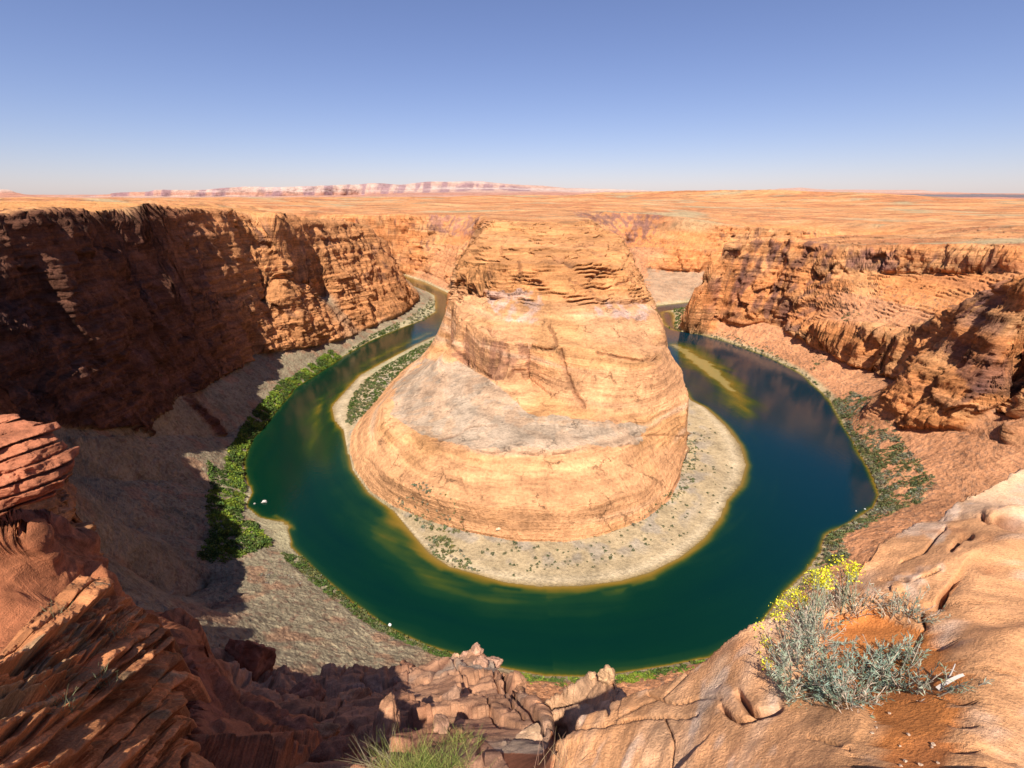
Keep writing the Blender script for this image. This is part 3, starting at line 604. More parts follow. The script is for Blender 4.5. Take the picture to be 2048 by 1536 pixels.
N_.line([Q(1800, 1110, 3.75), Q(1900, 1060, 4.4), Q(2060, 1000, 5.2)])
# rim on either side and behind
N_.line([(8, 5.2, 297.6), (14, 3.0, 298), (30, 0, 299), (60, 0, 299.5), (99, 8, 299.5)]); N_.line([(-9, 5, 297), (-16, 2, 297.5), (-40, -4, 297), (-99, -6, 297)])
N_.line([(-30, -30, 300.5), (0, -40, 301), (30, -30, 300.5)]); N_.line([(-4, -3, 298.2), (0, -4, 298.3), (4, -3, 298.4)])
az_n = np.degrees(N_.az0 + np.arange(N_.na) * N_.step)
N_.val[-1, :] = SEAM(az_n)
N_.solve(80)
HITC = {}
def ground(px_, py_):
    """first point of the rim rock seen through a pixel"""
    x, y, dz = ray(px_, py_); t = np.linspace(1.2, 22, 4000)
    h = N_.at(x * t, y * t); d = CAMZ + dz * t - h
    k_ = int(np.argmax(d < 0)); return (x * t[k_], y * t[k_], float(h[k_]))
az2 = np.radians(np.concatenate([np.linspace(-179, -56, 110), np.linspace(-55.6, 52, 1150), np.linspace(52.5, 179, 110)]))
NR2 = 900
X, Y, Z = N_.mesh_grid(az2, NR2, fine=4, k=.5, soft=5)
D = np.hypot(X, Y)
Nn = blur(normals(X, Y, Z), 3); Nn /= np.linalg.norm(Nn, axis=-1, keepdims=True)
Cpoly = [p[:2] for p in Cc] + [Q(300, 1700, 1.3)[:2], Q(-300, 1700, 1.3)[:2], Q(-300, 1460, 2.0)[:2]]
Gpoly = [(x * 1.02, y * 1.02) for x, y, z in Gc] + [(12, 2), (6, -3), (0, -3), (-.2, 1.0)] + [Q(1100, 1600, 1.3)[:2], Q(1104, 1480, 2.05)[:2], Q(1170, 1445, 2.2)[:2]]
Epoly = [(x * 1.05, y * 1.05) for x, y, z in Ec] + [Q(1085, 1500, 2.2)[:2], Q(1000, 1500, 2.4)[:2], Q(880, 1440, 3.8)[:2], Q(810, 1400, 5.6)[:2]]
Fpoly = [(x * 1.05, y * 1.05) for x, y, z in Fc] + [Q(1240, 1420, 3.0)[:2], Q(1165, 1440, 3.0)[:2], Q(1095, 1450, 3.2)[:2]]
Bpoly = [(x * 1.04, y * 1.04) for x, y, z in Bc + Bc2] + [Q(560, 1600, 2.6)[:2], Q(360, 1560, 2.9)[:2]] + [(x * 1.08, y * 1.08) for x, y, z in Cc[::-1]] + [Q(-200, 1330, 3.6)[:2], Q(-200, 1010, 9)[:2]]
inC = inpoly(X, Y, Cpoly); inG = inpoly(X, Y, Gpoly) & ~inC; inE = inpoly(X, Y, Epoly) & ~inG; inF = inpoly(X, Y, Fpoly) & ~inG & ~inE; inB = inpoly(X, Y, Bpoly) & ~inC
inG |= (X > .8) & (D < 14) & (D > 6) & False
kk = np.clip(D / 6, .25, 12)                      # relief grows with distance so it keeps its size in the rock
s = X * .68 + Y * .59 + (Z - 300) * .44
s2 = s + .10 * perlin(X / 1.3, Y / 1.3, Z / 1.3) + .03 * perlin(X / .3, Y / .3, Z / .3)
def saw(t, sharp=.82):
    f = t - np.floor(t); return np.where(f < sharp, f / sharp, (1 - f) / (1 - sharp))
st1 = saw(s2 / .30 + .8 * perlin(X / 2.2, Y / 2.2, 0)); st2 = saw(s2 / .085 + .6 * perlin(X / .6, Y / .6, 3))
cell = np.floor(s2 / .30 + .8 * perlin(X / 2.2, Y / 2.2, 0)); lay = perlin(cell * .73, Y / .9, X / 2.2)
dC = .11 * (st1 - .5) + .040 * (st2 - .5) + .13 * lay 
smooth = fbm(X / 1.1, Y / 1.1, Z / .8, 3)
nm = (D < 30); bN = np.zeros(X.shape, np.float32); bN2 = bN.copy()
bN[nm] = blocks(X[nm] / 1.1 + .3 * blocks(X[nm] / 3, Y[nm] / 3, Z[nm] / 3), Y[nm] / 1.1, Z[nm] / .8); bN2[nm] = blocks(X[nm] / .34, Y[nm] / .34, Z[nm] / .26)
nG = fbm(X / 1.3 + 7, Y / 1.3, Z / 1.3, 2)
g1 = X * .66 - Y * .55 + (Z - 300) * .5            # dipping bedding of the right slab
bed = saw(g1 / .42 + .9 * perlin(X / 1.8, Y / 1.8, 1), .9)
crk = np.abs(perlin(X / .9 + 3, Y / .9, Z / .9)); crack = sst(.045, .0, crk) * sst(.05, .35, perlin(X / 2.3, Y / 2.3, 7))
lines_ = perlin(g1 / .05 + .8 * perlin(X / .8, Y / .8, 3), X * .4, Y * .4)
dG = .055 * smooth + .075 * bN * sst(-.1, .4, nG) + .018 * bN2 * sst(0, .4, nG) + .012 * lines_ * sst(-.2, .5, nG) + .006 * fbm(X / .08, Y / .08, Z / .08, 2)
zb = Z + .25 * X
rough = ridged(X / 1.6, Y / 1.6, Z / 1.2, 3)
dE = .10 * rough + .42 * bN + .13 * bN2 + .05 * fbm(X / .2, Y / .2, Z / .2, 2)
crkE = sst(.06, 0, np.abs(perlin(X / 1.2 + 13, Y / 1.2, Z / 3.5)))
dE = (dE - .14 * crkE) * np.clip(D / 7, .25, 1.1)
kr = np.clip(D / 14, 1, 8)
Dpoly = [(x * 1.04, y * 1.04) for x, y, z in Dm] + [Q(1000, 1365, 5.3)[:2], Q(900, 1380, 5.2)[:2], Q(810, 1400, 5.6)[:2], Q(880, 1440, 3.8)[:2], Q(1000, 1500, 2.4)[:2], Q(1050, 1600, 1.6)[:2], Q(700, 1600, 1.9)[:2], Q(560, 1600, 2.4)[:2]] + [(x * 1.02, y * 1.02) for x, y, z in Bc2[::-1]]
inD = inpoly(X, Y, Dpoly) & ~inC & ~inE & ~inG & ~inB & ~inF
dR = -kr * np.abs(.2 + .5 * ridged(X / 3 / kr, Y / 3 / kr, Z / 2 / kr, 3) + .2 * saw(Z / (1.4 * kr)))
dB = .14 * ridged(X / 2.6, Y / 2.6, Z / 2.6, 3) + .26 * bN + .07 * bN2
dd_ = np.where(inC, dC, np.where(inG, dG, np.where(inE | inF, dE * np.where(inF, .35, .6), np.where(inB, dB, np.where(inD, dE * .9, np.where(D < 14, -.3 * np.abs(dE) * sst(2, 6, D), dR))))))
px, py = pix(X, Y, Z)
GN = [([(1140, 1478), (1230, 1462), (1330, 1440), (1400, 1436)], 1.6, .05), ([(1330, 1440), (1352, 1490), (1345, 1560)], 1.4, .04), ([(1800, 1120), (1850, 1100), (1890, 1060)], 1.8, .05), ([(1760, 1160), (1830, 1165), (1880, 1140)], 1.5, .04), ([(1960, 1330), (2010, 1345), (2060, 1340)], 1.6, .05), ([(1620, 1480), (1700, 1500), (1740, 1560)], 1.5, .04), ([(1300, 1395), (1345, 1412), (1400, 1402), (1450, 1408)], 1.5, .04), ([(1878, 1207), (1900, 1180), (1918, 1158), (1935, 1130), (1950, 1112)], 4.5, .10), ([(1962, 1034), (1985, 1050), (2003, 1032)], 5, .10), ([(1985, 1082), (2010, 1062), (2060, 1040)], 7, .16), ([(1903, 1098), (1925, 1076), (1942, 1076)], 4, .08),
      ([(1952, 1168), (2005, 1110), (2035, 1062)], 2.5, .05), ([(2042, 1160), (1985, 1225), (1950, 1260)], 2, .03), ([(1938, 1560), (1925, 1490), (1930, 1430), (1926, 1395), (1922, 1358)], 4.5, .09), ([(1938, 1425), (1955, 1385), (1960, 1345)], 2.2, .04), ([(1993, 1485), (2008, 1560)], 4.5, .08),
      ([(1448, 1425), (1465, 1441), (1490, 1452), (1516, 1446)], 3.5, .06), ([(1482, 1398), (1500, 1425), (1522, 1438), (1560, 1425)], 6, .07), ([(1843, 1230), (1850, 1256)], 2.5, .05), ([(1878, 1305), (1884, 1262), (1893, 1245)], 2.5, .05),
      ([(1120, 1500), (1105, 1520), (1070, 1536)], 2, .03), ([(1380, 1348), (1330, 1400), (1240, 1450)], 2, .02), ([(1900, 1420), (1850, 1385), (1780, 1390)], 2, .02), ([(1780, 1180), (1850, 1215), (1990, 1215)], 3, .03)]
EN = [([(1000, 1335), (1030, 1400), (1080, 1455)], 5, .25), ([(985, 1345), (1010, 1400), (1050, 1450)], 2.5, .12), ([(905, 1330), (930, 1370), (960, 1390)], 2, .1), ([(960, 1390), (985, 1430), (1000, 1460)], 1.8, .1), ([(900, 1360), (960, 1365), (1000, 1350)], 1.8, .08), ([(1225, 1365), (1226, 1400), (1222, 1440)], 2.5, .12), ([(1195, 1370), (1170, 1400)], 1.5, .04)]
gN, cN = carve((inG | inE | inF) & (D < 14), GN + EN, .25, 2.0)
inS0 = inpoly(X, Y, [Q(1715, 1430, 2.0)[:2], Q(1640, 1340, 2.3)[:2], Q(1640, 1240, 2.8)[:2], Q(1740, 1225, 2.95)[:2], Q(1850, 1270, 2.8)[:2], Q(1920, 1350, 2.35)[:2], Q(1915, 1450, 1.95)[:2], Q(1905, 1580, 1.6)[:2], Q(1800, 1580, 1.5)[:2]])
isf = blur(inS0.astype(np.float32), 12)
dd_ = dd_ * (1 - isf) + isf * (-.045 + .012 * fbm(X / .25, Y / .25, 0, 2))
dd_ = blur(dd_, 1) * sst(100, 88, D) - gN * (1 - isf * .6)
P3 = np.stack([X, Y, Z], -1) + Nn * dd_[..., None]
V = P3.reshape(-1, 3)
ZB = np.full((900, 1200), 1e9, np.float32); ZI = np.full((900, 1200), -1)
gx, gy = pix(V[:, 0], V[:, 1], V[:, 2]); gd_ = np.linalg.norm(V - [0, 0, CAMZ], axis=1)
okv = (gx > -40) & (gx < 2340) & (gy > 0) & (gy < 1795) & (gd_ < 30) & (V[:, 1] > 0); ids = np.nonzero(okv)[0]; ids = ids[np.argsort(-gd_[ids])]
ZI[(gy[ids] / 2).astype(int), ((gx[ids] + 40) / 2).astype(int)] = ids
def ground(px_, py_):
    a, b_ = int(py_ / 2), int((px_ + 40) / 2)
    for r_ in range(2, 9):
        w_ = ZI[max(a - r_, 0):a + r_ + 1, max(b_ - r_, 0):b_ + r_ + 1]; w_ = w_[w_ >= 0]
        if len(w_): k_ = w_[np.argmin(gd_[w_])]; return tuple(float(q) for q in V[k_])
    return Q(px_, py_, 3)
col = np.zeros(X.shape + (3,), np.float32) + C3((.40, .17, .085))
nA = fbm(X / 2.5, Y / 2.5, Z / 2.5, 3); nB = fbm(X / .5, Y / .5, Z / .5, 3)
col = mix(col, (.30, .11, .055), sst(0, .5, nA))
colC = mix(np.zeros_like(col) + C3((.40, .155, .065)), (.50, .22, .10), sst(-.1, .4, lay)); colC = mix(colC, (.30, .26, .17), sst(.42, .62, nB + .5 * nA) * .7)
colG = mix(np.zeros_like(col) + C3((.67, .33, .15)), (.73, .45, .27), sst(-.05, .45, nA + .4 * perlin(X / 1.4, Y / 1.4, g1 / .12)))
colG = mix(colG, (.66, .33, .15), sst(.1, .5, perlin(X / 1.9, Y / 1.9, g1 / .5) + .3 * nB) * .8); colG = mix(colG, (.74, .54, .40), sst(.18, .5, fbm(X / .45, Y / .45, g1 / .2, 3)) * .6); colG = mix(colG, (.50, .21, .09), sst(.3, .55, -nB) * .5)
colG = mix(colG, (.26, .09, .045), crack * .4); colG = mix(colG, (.20, .07, .035), np.clip(gN / .06, 0, 1) * .7)
sandp = [Q(1715, 1430, 2.0)[:2], Q(1640, 1340, 2.3)[:2], Q(1640, 1240, 2.8)[:2], Q(1740, 1225, 2.95)[:2], Q(1850, 1270, 2.8)[:2], Q(1920, 1350, 2.35)[:2], Q(1915, 1450, 1.95)[:2], Q(1905, 1580, 1.6)[:2], Q(1800, 1580, 1.5)[:2]]
inS = inpoly(X + .05 * nB, Y + .05 * nA, sandp)
colG = np.where(inS[..., None], mix(np.zeros_like(col) + C3((.60, .215, .06)), (.54, .19, .06), sst(0, .5, nB)), colG)
colE = mix(np.zeros_like(col) + C3((.50, .255, .14)), (.42, .30, .21), sst(0, .5, nA)); colE = mix(colE, (.16, .07, .045), crkE * .7)
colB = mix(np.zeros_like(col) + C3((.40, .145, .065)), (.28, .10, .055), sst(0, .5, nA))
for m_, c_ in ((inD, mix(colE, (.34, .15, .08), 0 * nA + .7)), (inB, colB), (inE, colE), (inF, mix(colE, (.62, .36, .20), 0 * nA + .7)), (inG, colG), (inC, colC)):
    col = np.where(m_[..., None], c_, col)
COLS = np.concatenate([col, np.where(inS, 0, np.where(inG, .45, .8))[..., None]], -1).reshape(-1, 4).astype(np.float32); FC = grid_faces(NR2, len(az2))
lab = np.zeros(X.shape, int)
for i_, m_ in enumerate((inB, inE, inF, inG, inC, inD)): lab[m_] = i_ + 1
lf = lab.ravel()[FC].max(1)
tag(sub_object('rim_ground', V, FC, lf == 0, M_near, COLS), kind='structure')
for i_, (nm, lb) in enumerate((('rock_ridge', 'dark red weathered rock ridge running down behind the layered slab at lower left'),
                               ('rock_outcrop', 'cracked brown rock outcrop with small boulders along its crest, at bottom centre'),
                               ('rock_spur', 'smooth pale orange rock spur tapering up to a single rounded boulder'),
                               ('sandstone_slab', 'broad smooth peach sandstone slab filling the lower right corner under the silvery shrubs'),
                               ('buried_rock', 'dark rock under the diagonally layered one at lower left, showing below its edge'),
                               ('shaded_rock', 'broken dark red rocks lying in shade between the left ridge and the central outcrop'))):
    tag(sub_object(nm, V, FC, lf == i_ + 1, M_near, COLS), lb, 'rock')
#NEARDONE#

# ================================================================== LAYERED LEDGE, BOULDERS
def rock_mesh(name, c, size, seed, mat, col, rot=0, sub=5, amp=.22, flat=(1, 1, 1), cuts=6, layers=0, lay_dir=(0, 0, 1), parent=None):
    bm = bmesh.new(); bmesh.ops.create_icosphere(bm, subdivisions=sub, radius=1); rg = np.random.default_rng(seed)
    v = np.array([q.co[:] for q in bm.verts], np.float32); f = np.array([[q.index for q in g.verts] for g in bm.faces]); bm.free()
    for _ in range(cuts):                     # broken faces
        n = rg.normal(size=3); n /= np.linalg.norm(n); h = rg.uniform(.5, .85); d = v @ n
        v -= np.where(d > h, (d - h) * .9, 0)[:, None] * n
    o = rg.uniform(0, 90, 3); r = 1 + amp * fbm(v[:, 0] * 1.3 + o[0], v[:, 1] * 1.3 + o[1], v[:, 2] * 1.3 + o[2], 5, .55)
    v = v * r[:, None] * np.array(size, np.float32)
    if layers:
        ld = np.array(lay_dir, np.float32); ld /= np.linalg.norm(ld); q = v @ ld
        q2 = q / layers + .8 * perlin(v[:, 0] * .5, v[:, 1] * .5, v[:, 2] * .5) + .25 * perlin(v[:, 0] * 2, v[:, 1] * 2, v[:, 2] * 2)
        fr = q2 - np.floor(q2); ce = np.floor(q2); hor = v - q[:, None] * ld; hor /= np.maximum(np.linalg.norm(hor, axis=1), .1)[:, None]
        a = (np.sin(ce * 12.9898) * 43758.5453) % 1.0
        v = v + hor * ((a - .4) * .34 * layers * 2.2 - .12 * (fr > .8) + .05 * perlin(v[:, 0] * 4, v[:, 1] * 4, v[:, 2] * 4))[:, None].astype(np.float32)
    cr, sr = math.cos(rot), math.sin(rot); v = v @ np.array([[cr, sr, 0], [-sr, cr, 0], [0, 0, 1]], np.float32)
    n = fbm(v[:, 0] / size[0] * 2, v[:, 1] / size[1] * 2 + seed, v[:, 2] / size[2] * 2, 3)
    cc = np.clip(np.array(col, np.float32)[None] * (1 + .35 * n[:, None]), .02, .9)
    ob = mesh_np(name, v, f, mat, cc.astype(np.float32), parent=parent); ob.location = c; return ob
SE = [((-90, 1375, 3.05), (168, 1143, 6.0)), ((-90, 1440, 2.65), (235, 1195, 5.6)), ((-90, 1510, 2.25), (296, 1240, 5.2)), ((-60, 1600, 1.9), (322, 1295, 4.75)), ((60, 1640, 1.8), (345, 1370, 4.1)), ((190, 1650, 1.8), (352, 1450, 3.4)), ((300, 1660, 1.9), (345, 1530, 2.7)), ((380, 1680, 1.85), (400, 1620, 2.3))]
nu, nv = 420, 760
a_ = np.array([Q(*q[0]) for q in SE]); b2 = np.array([Q(*q[1]) for q in SE]); tv = np.linspace(0, len(SE) - 1, nv)
a_ = np.stack([np.interp(tv, np.arange(len(SE)), a_[:, i]) for i in range(3)], 1); b2 = np.stack([np.interp(tv, np.arange(len(SE)), b2[:, i]) for i in range(3)], 1)
u = np.linspace(0, 1, nu)[None, :, None]; mid = (a_ + b2) / 2; wv = np.concatenate([[0], np.cumsum(np.linalg.norm(np.diff(mid, axis=0), axis=1))])
lr = np.random.default_rng(5); edges = [0]
while edges[-1] < wv[-1] + .6: edges.append(edges[-1] + lr.choice([.045, .07, .10, .16, .24], p=[.2, .3, .25, .15, .1]))
edges = np.array(edges); la = lr.uniform(-.09, .09, len(edges) + 1); lb_ = lr.uniform(-.10, .05, len(edges) + 1)
G0 = a_[:, None] * (1 - u) + b2[:, None] * u; ul = np.linalg.norm(b2 - a_, axis=1)[:, None] * u[..., 0]
wc_ = wv[:, None] + .07 * perlin(ul / 1.1, wv[:, None] / 1.4, 3.1) + .035 * perlin(ul / .35, wv[:, None] / .5, 9.1) + .012 * perlin(ul / .09, wv[:, None] / .2, 5.1)
ki = np.clip(np.searchsorted(edges, wc_, side='right') - 1, 0, len(edges) - 2); th = (edges[ki + 1] - edges[ki]); fr_ = (wc_ - edges[ki]) / th
chunk = sst(-.1, .25, perlin(ul / .55, ki * 3.7, 2.2)) * .10 + .06 * perlin(ul / 1.6, ki * 1.9, 4.4)
hgt = la[ki] * .55 + chunk * .8 + th * .42 * sst(0, .75, fr_) * (1 - sst(.86, .99, fr_)) + .016 * fbm(ul / .12, wv[:, None] / .06, 3, 3)
shape_ = .12 * perlin(ul / 1.7, wv[:, None] / 1.3, 6)
gu = np.gradient(G0, axis=1); gv = np.gradient(G0, axis=0); gn = np.cross(gu, gv); gn /= np.linalg.norm(gn, axis=-1, keepdims=True); gn = np.where(gn[..., 2:] < 0, -gn, gn)
ud = (b2 - a_); ud /= np.linalg.norm(ud, axis=1)[:, None]
endj = lb_[ki] * 1.3 + .08 * perlin(wv[:, None] * 3, 0 * ul, 3.3)       # every layer ends at its own length
G1 = G0 + gn * (hgt + shape_)[..., None] + ud[:, None] * (endj * sst(.55, 1, u[..., 0]))[..., None]
skirt = [(.02, .12), (.04, .45), (.05, 1.1), (.05, 2.2)]
e_ = G1[:, -1:, :]; G1 = np.concatenate([G1] + [e_ + ud[:, None] * q + np.array([0, 0, -d_]) + .05 * gn[:, -1:, :] * (ki[:, -1:, None] % 3 - 1) for q, d_ in skirt], 1)
e_ = G1[:1]; bd = np.array([-.8, .6, 0]); G1 = np.concatenate([e_ + bd * q + np.array([0, 0, -d_]) for q, d_ in skirt[::-1]] + [G1], 0)
SV = G1.reshape(-1, 3); kk2 = np.pad(ki, [(4, 0), (0, 4)], mode='edge'); ff2 = np.pad(fr_, [(4, 0), (0, 4)], mode='edge')
cn = fbm(SV[:, 0] / .5, SV[:, 1] / .5, SV[:, 2] / .5, 3)
sc_ = np.array([(.48, .19, .075)]) * (1 + .22 * np.sin(kk2.ravel() * 2.3))[:, None] * (1 + .3 * cn[:, None])
lic = (sst(.25, .5, fbm(SV[:, 0] / .35 + 8, SV[:, 1] / .35, SV[:, 2] / .35, 3)) * .55)[:, None]; sc_ = sc_ * (1 - lic) + np.array([(.24, .22, .13)]) * lic
lay_o = mesh_np('layered_rock', SV, grid_faces(nv + 4, nu + 4), M_near, sc_.astype(np.float32)); tag(lay_o, 'red rock with many thin diagonal layers in the bottom left corner', 'rock')
RED, PINK, PEACH = (.40, .155, .07), (.52, .29, .19), (.62, .36, .21)
def Qc(px_, py_, D_): return Q(px_, py_, D_)
led = rock_mesh('layered_ledge', Q(-50, 932, 8.2), (.98, .75, .62), 3, M_near, (.42, .15, .075), sub=7, amp=.16, cuts=5, layers=.13, lay_dir=(-.30, .10, 1), rot=-.2)
tag(led, 'stack of thin red rock layers jutting in at the middle of the left edge', 'rock')
BO = [((500, 1318, 10.3), (.62, .55, .85), 11, (.33, .12, .065), 'big dark red boulder standing upright above the shaded rocks at lower left'),
      ((951, 1302, 8.2), (.22, .2, .2), 12, PINK, 'topmost small pink boulder on the crest of the central outcrop'),
      ((930, 1313, 8.1), (.17, .15, .16), 13, PINK, 'small pink boulder just left of the topmost one on the outcrop crest'),
      ((912, 1318, 8.1), (.15, .13, .12), 14, PEACH, 'leftmost little boulder on the crest of the central outcrop'),
      ((985, 1325, 7.6), (.24, .18, .14), 15, PINK, 'flat pink rock lying right of the topmost crest boulder'),
      ((962, 1330, 7.2), (.22, .16, .15), 16, PINK, 'cracked pink rock below the topmost crest boulder'),
      ((1215, 1353, 5.05), (.145, .13, .20), 17, (.66, .40, .22), 'rounded peach boulder perched on the tip of the rock spur'),
      ((1184, 1352, 5.2), (.06, .06, .06), 18, (.66, .40, .22), 'tiny round stone left of the boulder on the spur tip'),
      ((1236, 1400, 4.1), (.10, .10, .15), 19, (.62, .36, .21), 'pale knob of rock below and right of the spur boulder'),
      ((1252, 1422, 3.4), (.09, .09, .11), 20, (.60, .33, .19), 'small orange knob where the rock spur meets the slab'),
      ((700, 1412, 6.3), (.40, .3, .26), 21, (.55, .26, .13), 'sunlit orange boulder with a dark right side among the shaded rocks'),
      ((765, 1372, 7.8), (.32, .25, .2), 22, PINK, 'jagged pinkish rock behind the sunlit orange boulder'),
      ((805, 1366, 7.4), (.26, .2, .2), 23, (.46, .24, .15), 'brown rock between the jagged pink rock and the outcrop'),
      ((808, 1425, 4.8), (.26, .2, .15), 24, (.45, .21, .12), 'squat reddish boulder with a cracked top left of the outcrop'),
      ((770, 1460, 3.6), (.42, .16, .12), 25, (.56, .28, .15), 'long flat orange rock just above the grass tuft'),
      ((640, 1475, 4.1), (.32, .2, .14), 26, (.58, .28, .13), 'low orange rock along the ridge left of the grass'),
      ((905, 1395, 4.8), (.2, .16, .15), 27, (.44, .25, .16), 'rough brown boulder in the middle of the central outcrop'),
      ((1062, 1478, 2.7), (.17, .13, .10), 28, (.64, .40, .24), 'peach boulder with a dark crack at the foot of the outcrop'),
      ((470, 1490, 4.3), (.55, .4, .35), 30, (.34, .13, .07), 'dark angular block below the ridge, right of the layered rock'),
      ((565, 1500, 3.9), (.42, .35, .30), 31, (.34, .13, .07), 'dark red block between the ridge and the bottom edge, left of the low orange rock'),
      ((655, 1530, 3.2), (.32, .26, .20), 32, (.36, .15, .08), 'brown block at the bottom edge just left of the dry stalks'),
      ((540, 1420, 7.2), (.50, .4, .3), 33, (.32, .13, .07), 'dark slabby rock in the gully behind the ridge crest'),
      ((610, 1405, 7.4), (.45, .4, .32), 34, (.38, .16, .09), 'shaded block in the gully below the far dark rocks'),
      ((880, 1450, 3.2), (.14, .1, .1), 29, (.40, .22, .14), 'small brown stone at the back edge of the grass tuft')]
for (p_, s_, sd_, c_, lb) in BO:
    tag(rock_mesh('boulder', Q(*p_), s_, sd_, M_near, c_, rot=sd_ * 1.7, sub=5, amp=.3), lb, 'boulder', group='boulders on the canyon rim')
for (p_, s_, sd_, c_, lb) in [((529, 1004), (3.2, 2.4, 2.0), 41, (.62, .56, .52), 'pale rock standing in the water off the left bank'),
      ((509, 1007), (1.1, 1, 1), 42, (.50, .44, .38), 'small pale rock between the larger one and the left bank'),
      ((780, 1250), (1.3, 1.3, 1.4), 43, (.80, .78, .74), 'bright white rock at the water edge on the near left bank'),
      ((642, 1152), (.9, .8, 1.5), 44, (.68, .64, .6), 'small upright white rock beside the left bank shrubs'),
      ((1712, 1022), (1.3, .8, .6), 45, (.6, .6, .58), 'leftmost of the small pale rocks awash near the right bank'),
      ((1730, 1018), (1.1, .8, .6), 46, (.6, .6, .58), 'middle of the small pale rocks awash near the right bank'),
      ((1741, 1021), (.8, .7, .5), 47, (.6, .6, .58), 'small pale rock awash closest to the right bank'),
      ((1000, 1078), (4.5, 2.6, 1.2), 48, (.58, .45, .30), 'pale fallen slab at the foot of the butte by the sandbar')]:
    q = P(p_[0], p_[1], 0.3); q = (q[0], q[1], max(.3, float(F.at(q[0], q[1]))))
    tag(rock_mesh('rock', q, s_, sd_, M_near, c_, rot=sd_, sub=4, amp=.3), lb, 'rock')

# ================================================================== SHRUBS ALONG THE RIVER
def blob(n_leaf, rx, rz, size, seed):
    """leaf clumps spread through a lumpy crown: returns verts (n,3) and quads"""
    g = np.random.default_rng(seed)
    d = g.normal(size=(n_leaf, 3)); d /= np.linalg.norm(d, axis=1)[:, None]; d[:, 2] = np.abs(d[:, 2]) * 1.1 - .15
    r = g.uniform(.45, 1.0, n_leaf) ** .5 * (1 + .35 * np.sin(3 * np.arctan2(d[:, 1], d[:, 0]) + seed))
    c = d * r[:, None] * np.array([rx, rx, rz])
    a = g.normal(size=(n_leaf, 3)); a /= np.linalg.norm(a, axis=1)[:, None]; b_ = np.cross(a, g.normal(size=(n_leaf, 3))); b_ /= np.linalg.norm(b_, axis=1)[:, None]
    s_ = size * g.uniform(.6, 1.3, n_leaf)[:, None]
    v = np.stack([c - a * s_ - b_ * s_ * .6, c + a * s_ - b_ * s_ * .5, c + a * s_ * .7 + b_ * s_ * .7, c - a * s_ * .8 + b_ * s_ * .6], 1).reshape(-1, 3)
    return v.astype(np.float32)
BL = [blob(46, 1, .95, .26, i) for i in range(12)]
def top(x, y): return max(.1, float(F.at(x, y)))
GREEN, BRIGHT, OLIVE, GREYG = (.07, .115, .022), (.15, .22, .025), (.12, .14, .05), (.19, .195, .11)
def thicket(name, label, cat, polys, kind='stuff'):
    VV = []; CC = []
    for poly, n, r0, r1, cols in polys:
        w_ = [P(a, b_, 3)[:2] for a, b_ in poly]; xs = [p[0] for p in w_]; ys = [p[1] for p in w_]
        cx = rng.uniform(min(xs), max(xs), n * 12); cy = rng.uniform(min(ys), max(ys), n * 12)
        m = inpoly(cx, cy, w_) & (fbm(cx / 14, cy / 14, 1, 2) > -.35); cx = cx[m][:n]; cy = cy[m][:n]
        h = F.at(cx, cy); ok = (h > -.1); cx, cy, h = cx[ok], cy[ok], h[ok]
        hu = fbm(cx / 25, cy / 25, 5, 2)
        for x, y, z, u in zip(cx, cy, h, hu):
            r = r0 + (r1 - r0) * rng.uniform() ** 2.2; b_ = BL[rng.integers(12)]; a = rng.uniform(0, 6.28); ca, sa = math.cos(a), math.sin(a)
            v = b_ * r; v = np.stack([v[:, 0] * ca - v[:, 1] * sa + x, v[:, 0] * sa + v[:, 1] * ca + y, v[:, 2] * rng.uniform(.7, 1.1) + z + r * .35], 1)
            c = np.array(cols[0 if u + rng.uniform(-.25, .25) > 0 else 1]) * rng.uniform(.55, 1.35) * np.array([rng.uniform(.85, 1.35), 1, rng.uniform(.8, 1.3)])
            VV.append(v); CC.append(np.repeat(c[None] * rng.uniform(.75, 1.25, (46, 1)), 4, 0))
    V_ = np.concatenate(VV); C_ = np.concatenate(CC).astype(np.float32)
    return tag(mesh_np(name, V_, np.arange(len(V_)).reshape(-1, 4), M_leaf, C_, smooth=False), label, cat, kind=kind)
def strip(pts, w0, w1):     # polygon in pixels hugging a traced bank
    return [(x, y) for x, y in pts] + [(x + a, y + b_) for (x, y), (a, b_) in zip(pts[::-1], [(w0, w1)] * len(pts))]
Lb = [(690, 712), (640, 745), (590, 777), (560, 812), (530, 850), (505, 878), (483, 920), (482, 955), (490, 985)]
thicket('riverbank_thicket', 'bright green thicket lining the left bank of the river', 'thicket', [
    (strip(Lb, -26, 0), 2600, 1.8, 4.0, (GREEN, BRIGHT)),
    ([(428, 960), (485, 940), (490, 1000), (480, 1040), (520, 1060), (545, 1095), (480, 1150), (415, 1172), (430, 1120), (425, 1040)], 1300, 1.6, 3.6, (BRIGHT, GREEN)),
    ([(560, 1110), (600, 1110), (660, 1165), (720, 1215), (790, 1262), (860, 1294), (930, 1318), (900, 1330), (820, 1300), (740, 1262), (650, 1195), (575, 1130)], 800, 1.0, 2.0, (GREEN, OLIVE)),
    ([(1040, 1345), (1100, 1357), (1165, 1358), (1240, 1350), (1330, 1337), (1410, 1322), (1400, 1350), (1300, 1375), (1180, 1390), (1060, 1385)], 700, .9, 1.8, (GREEN, BRIGHT))])
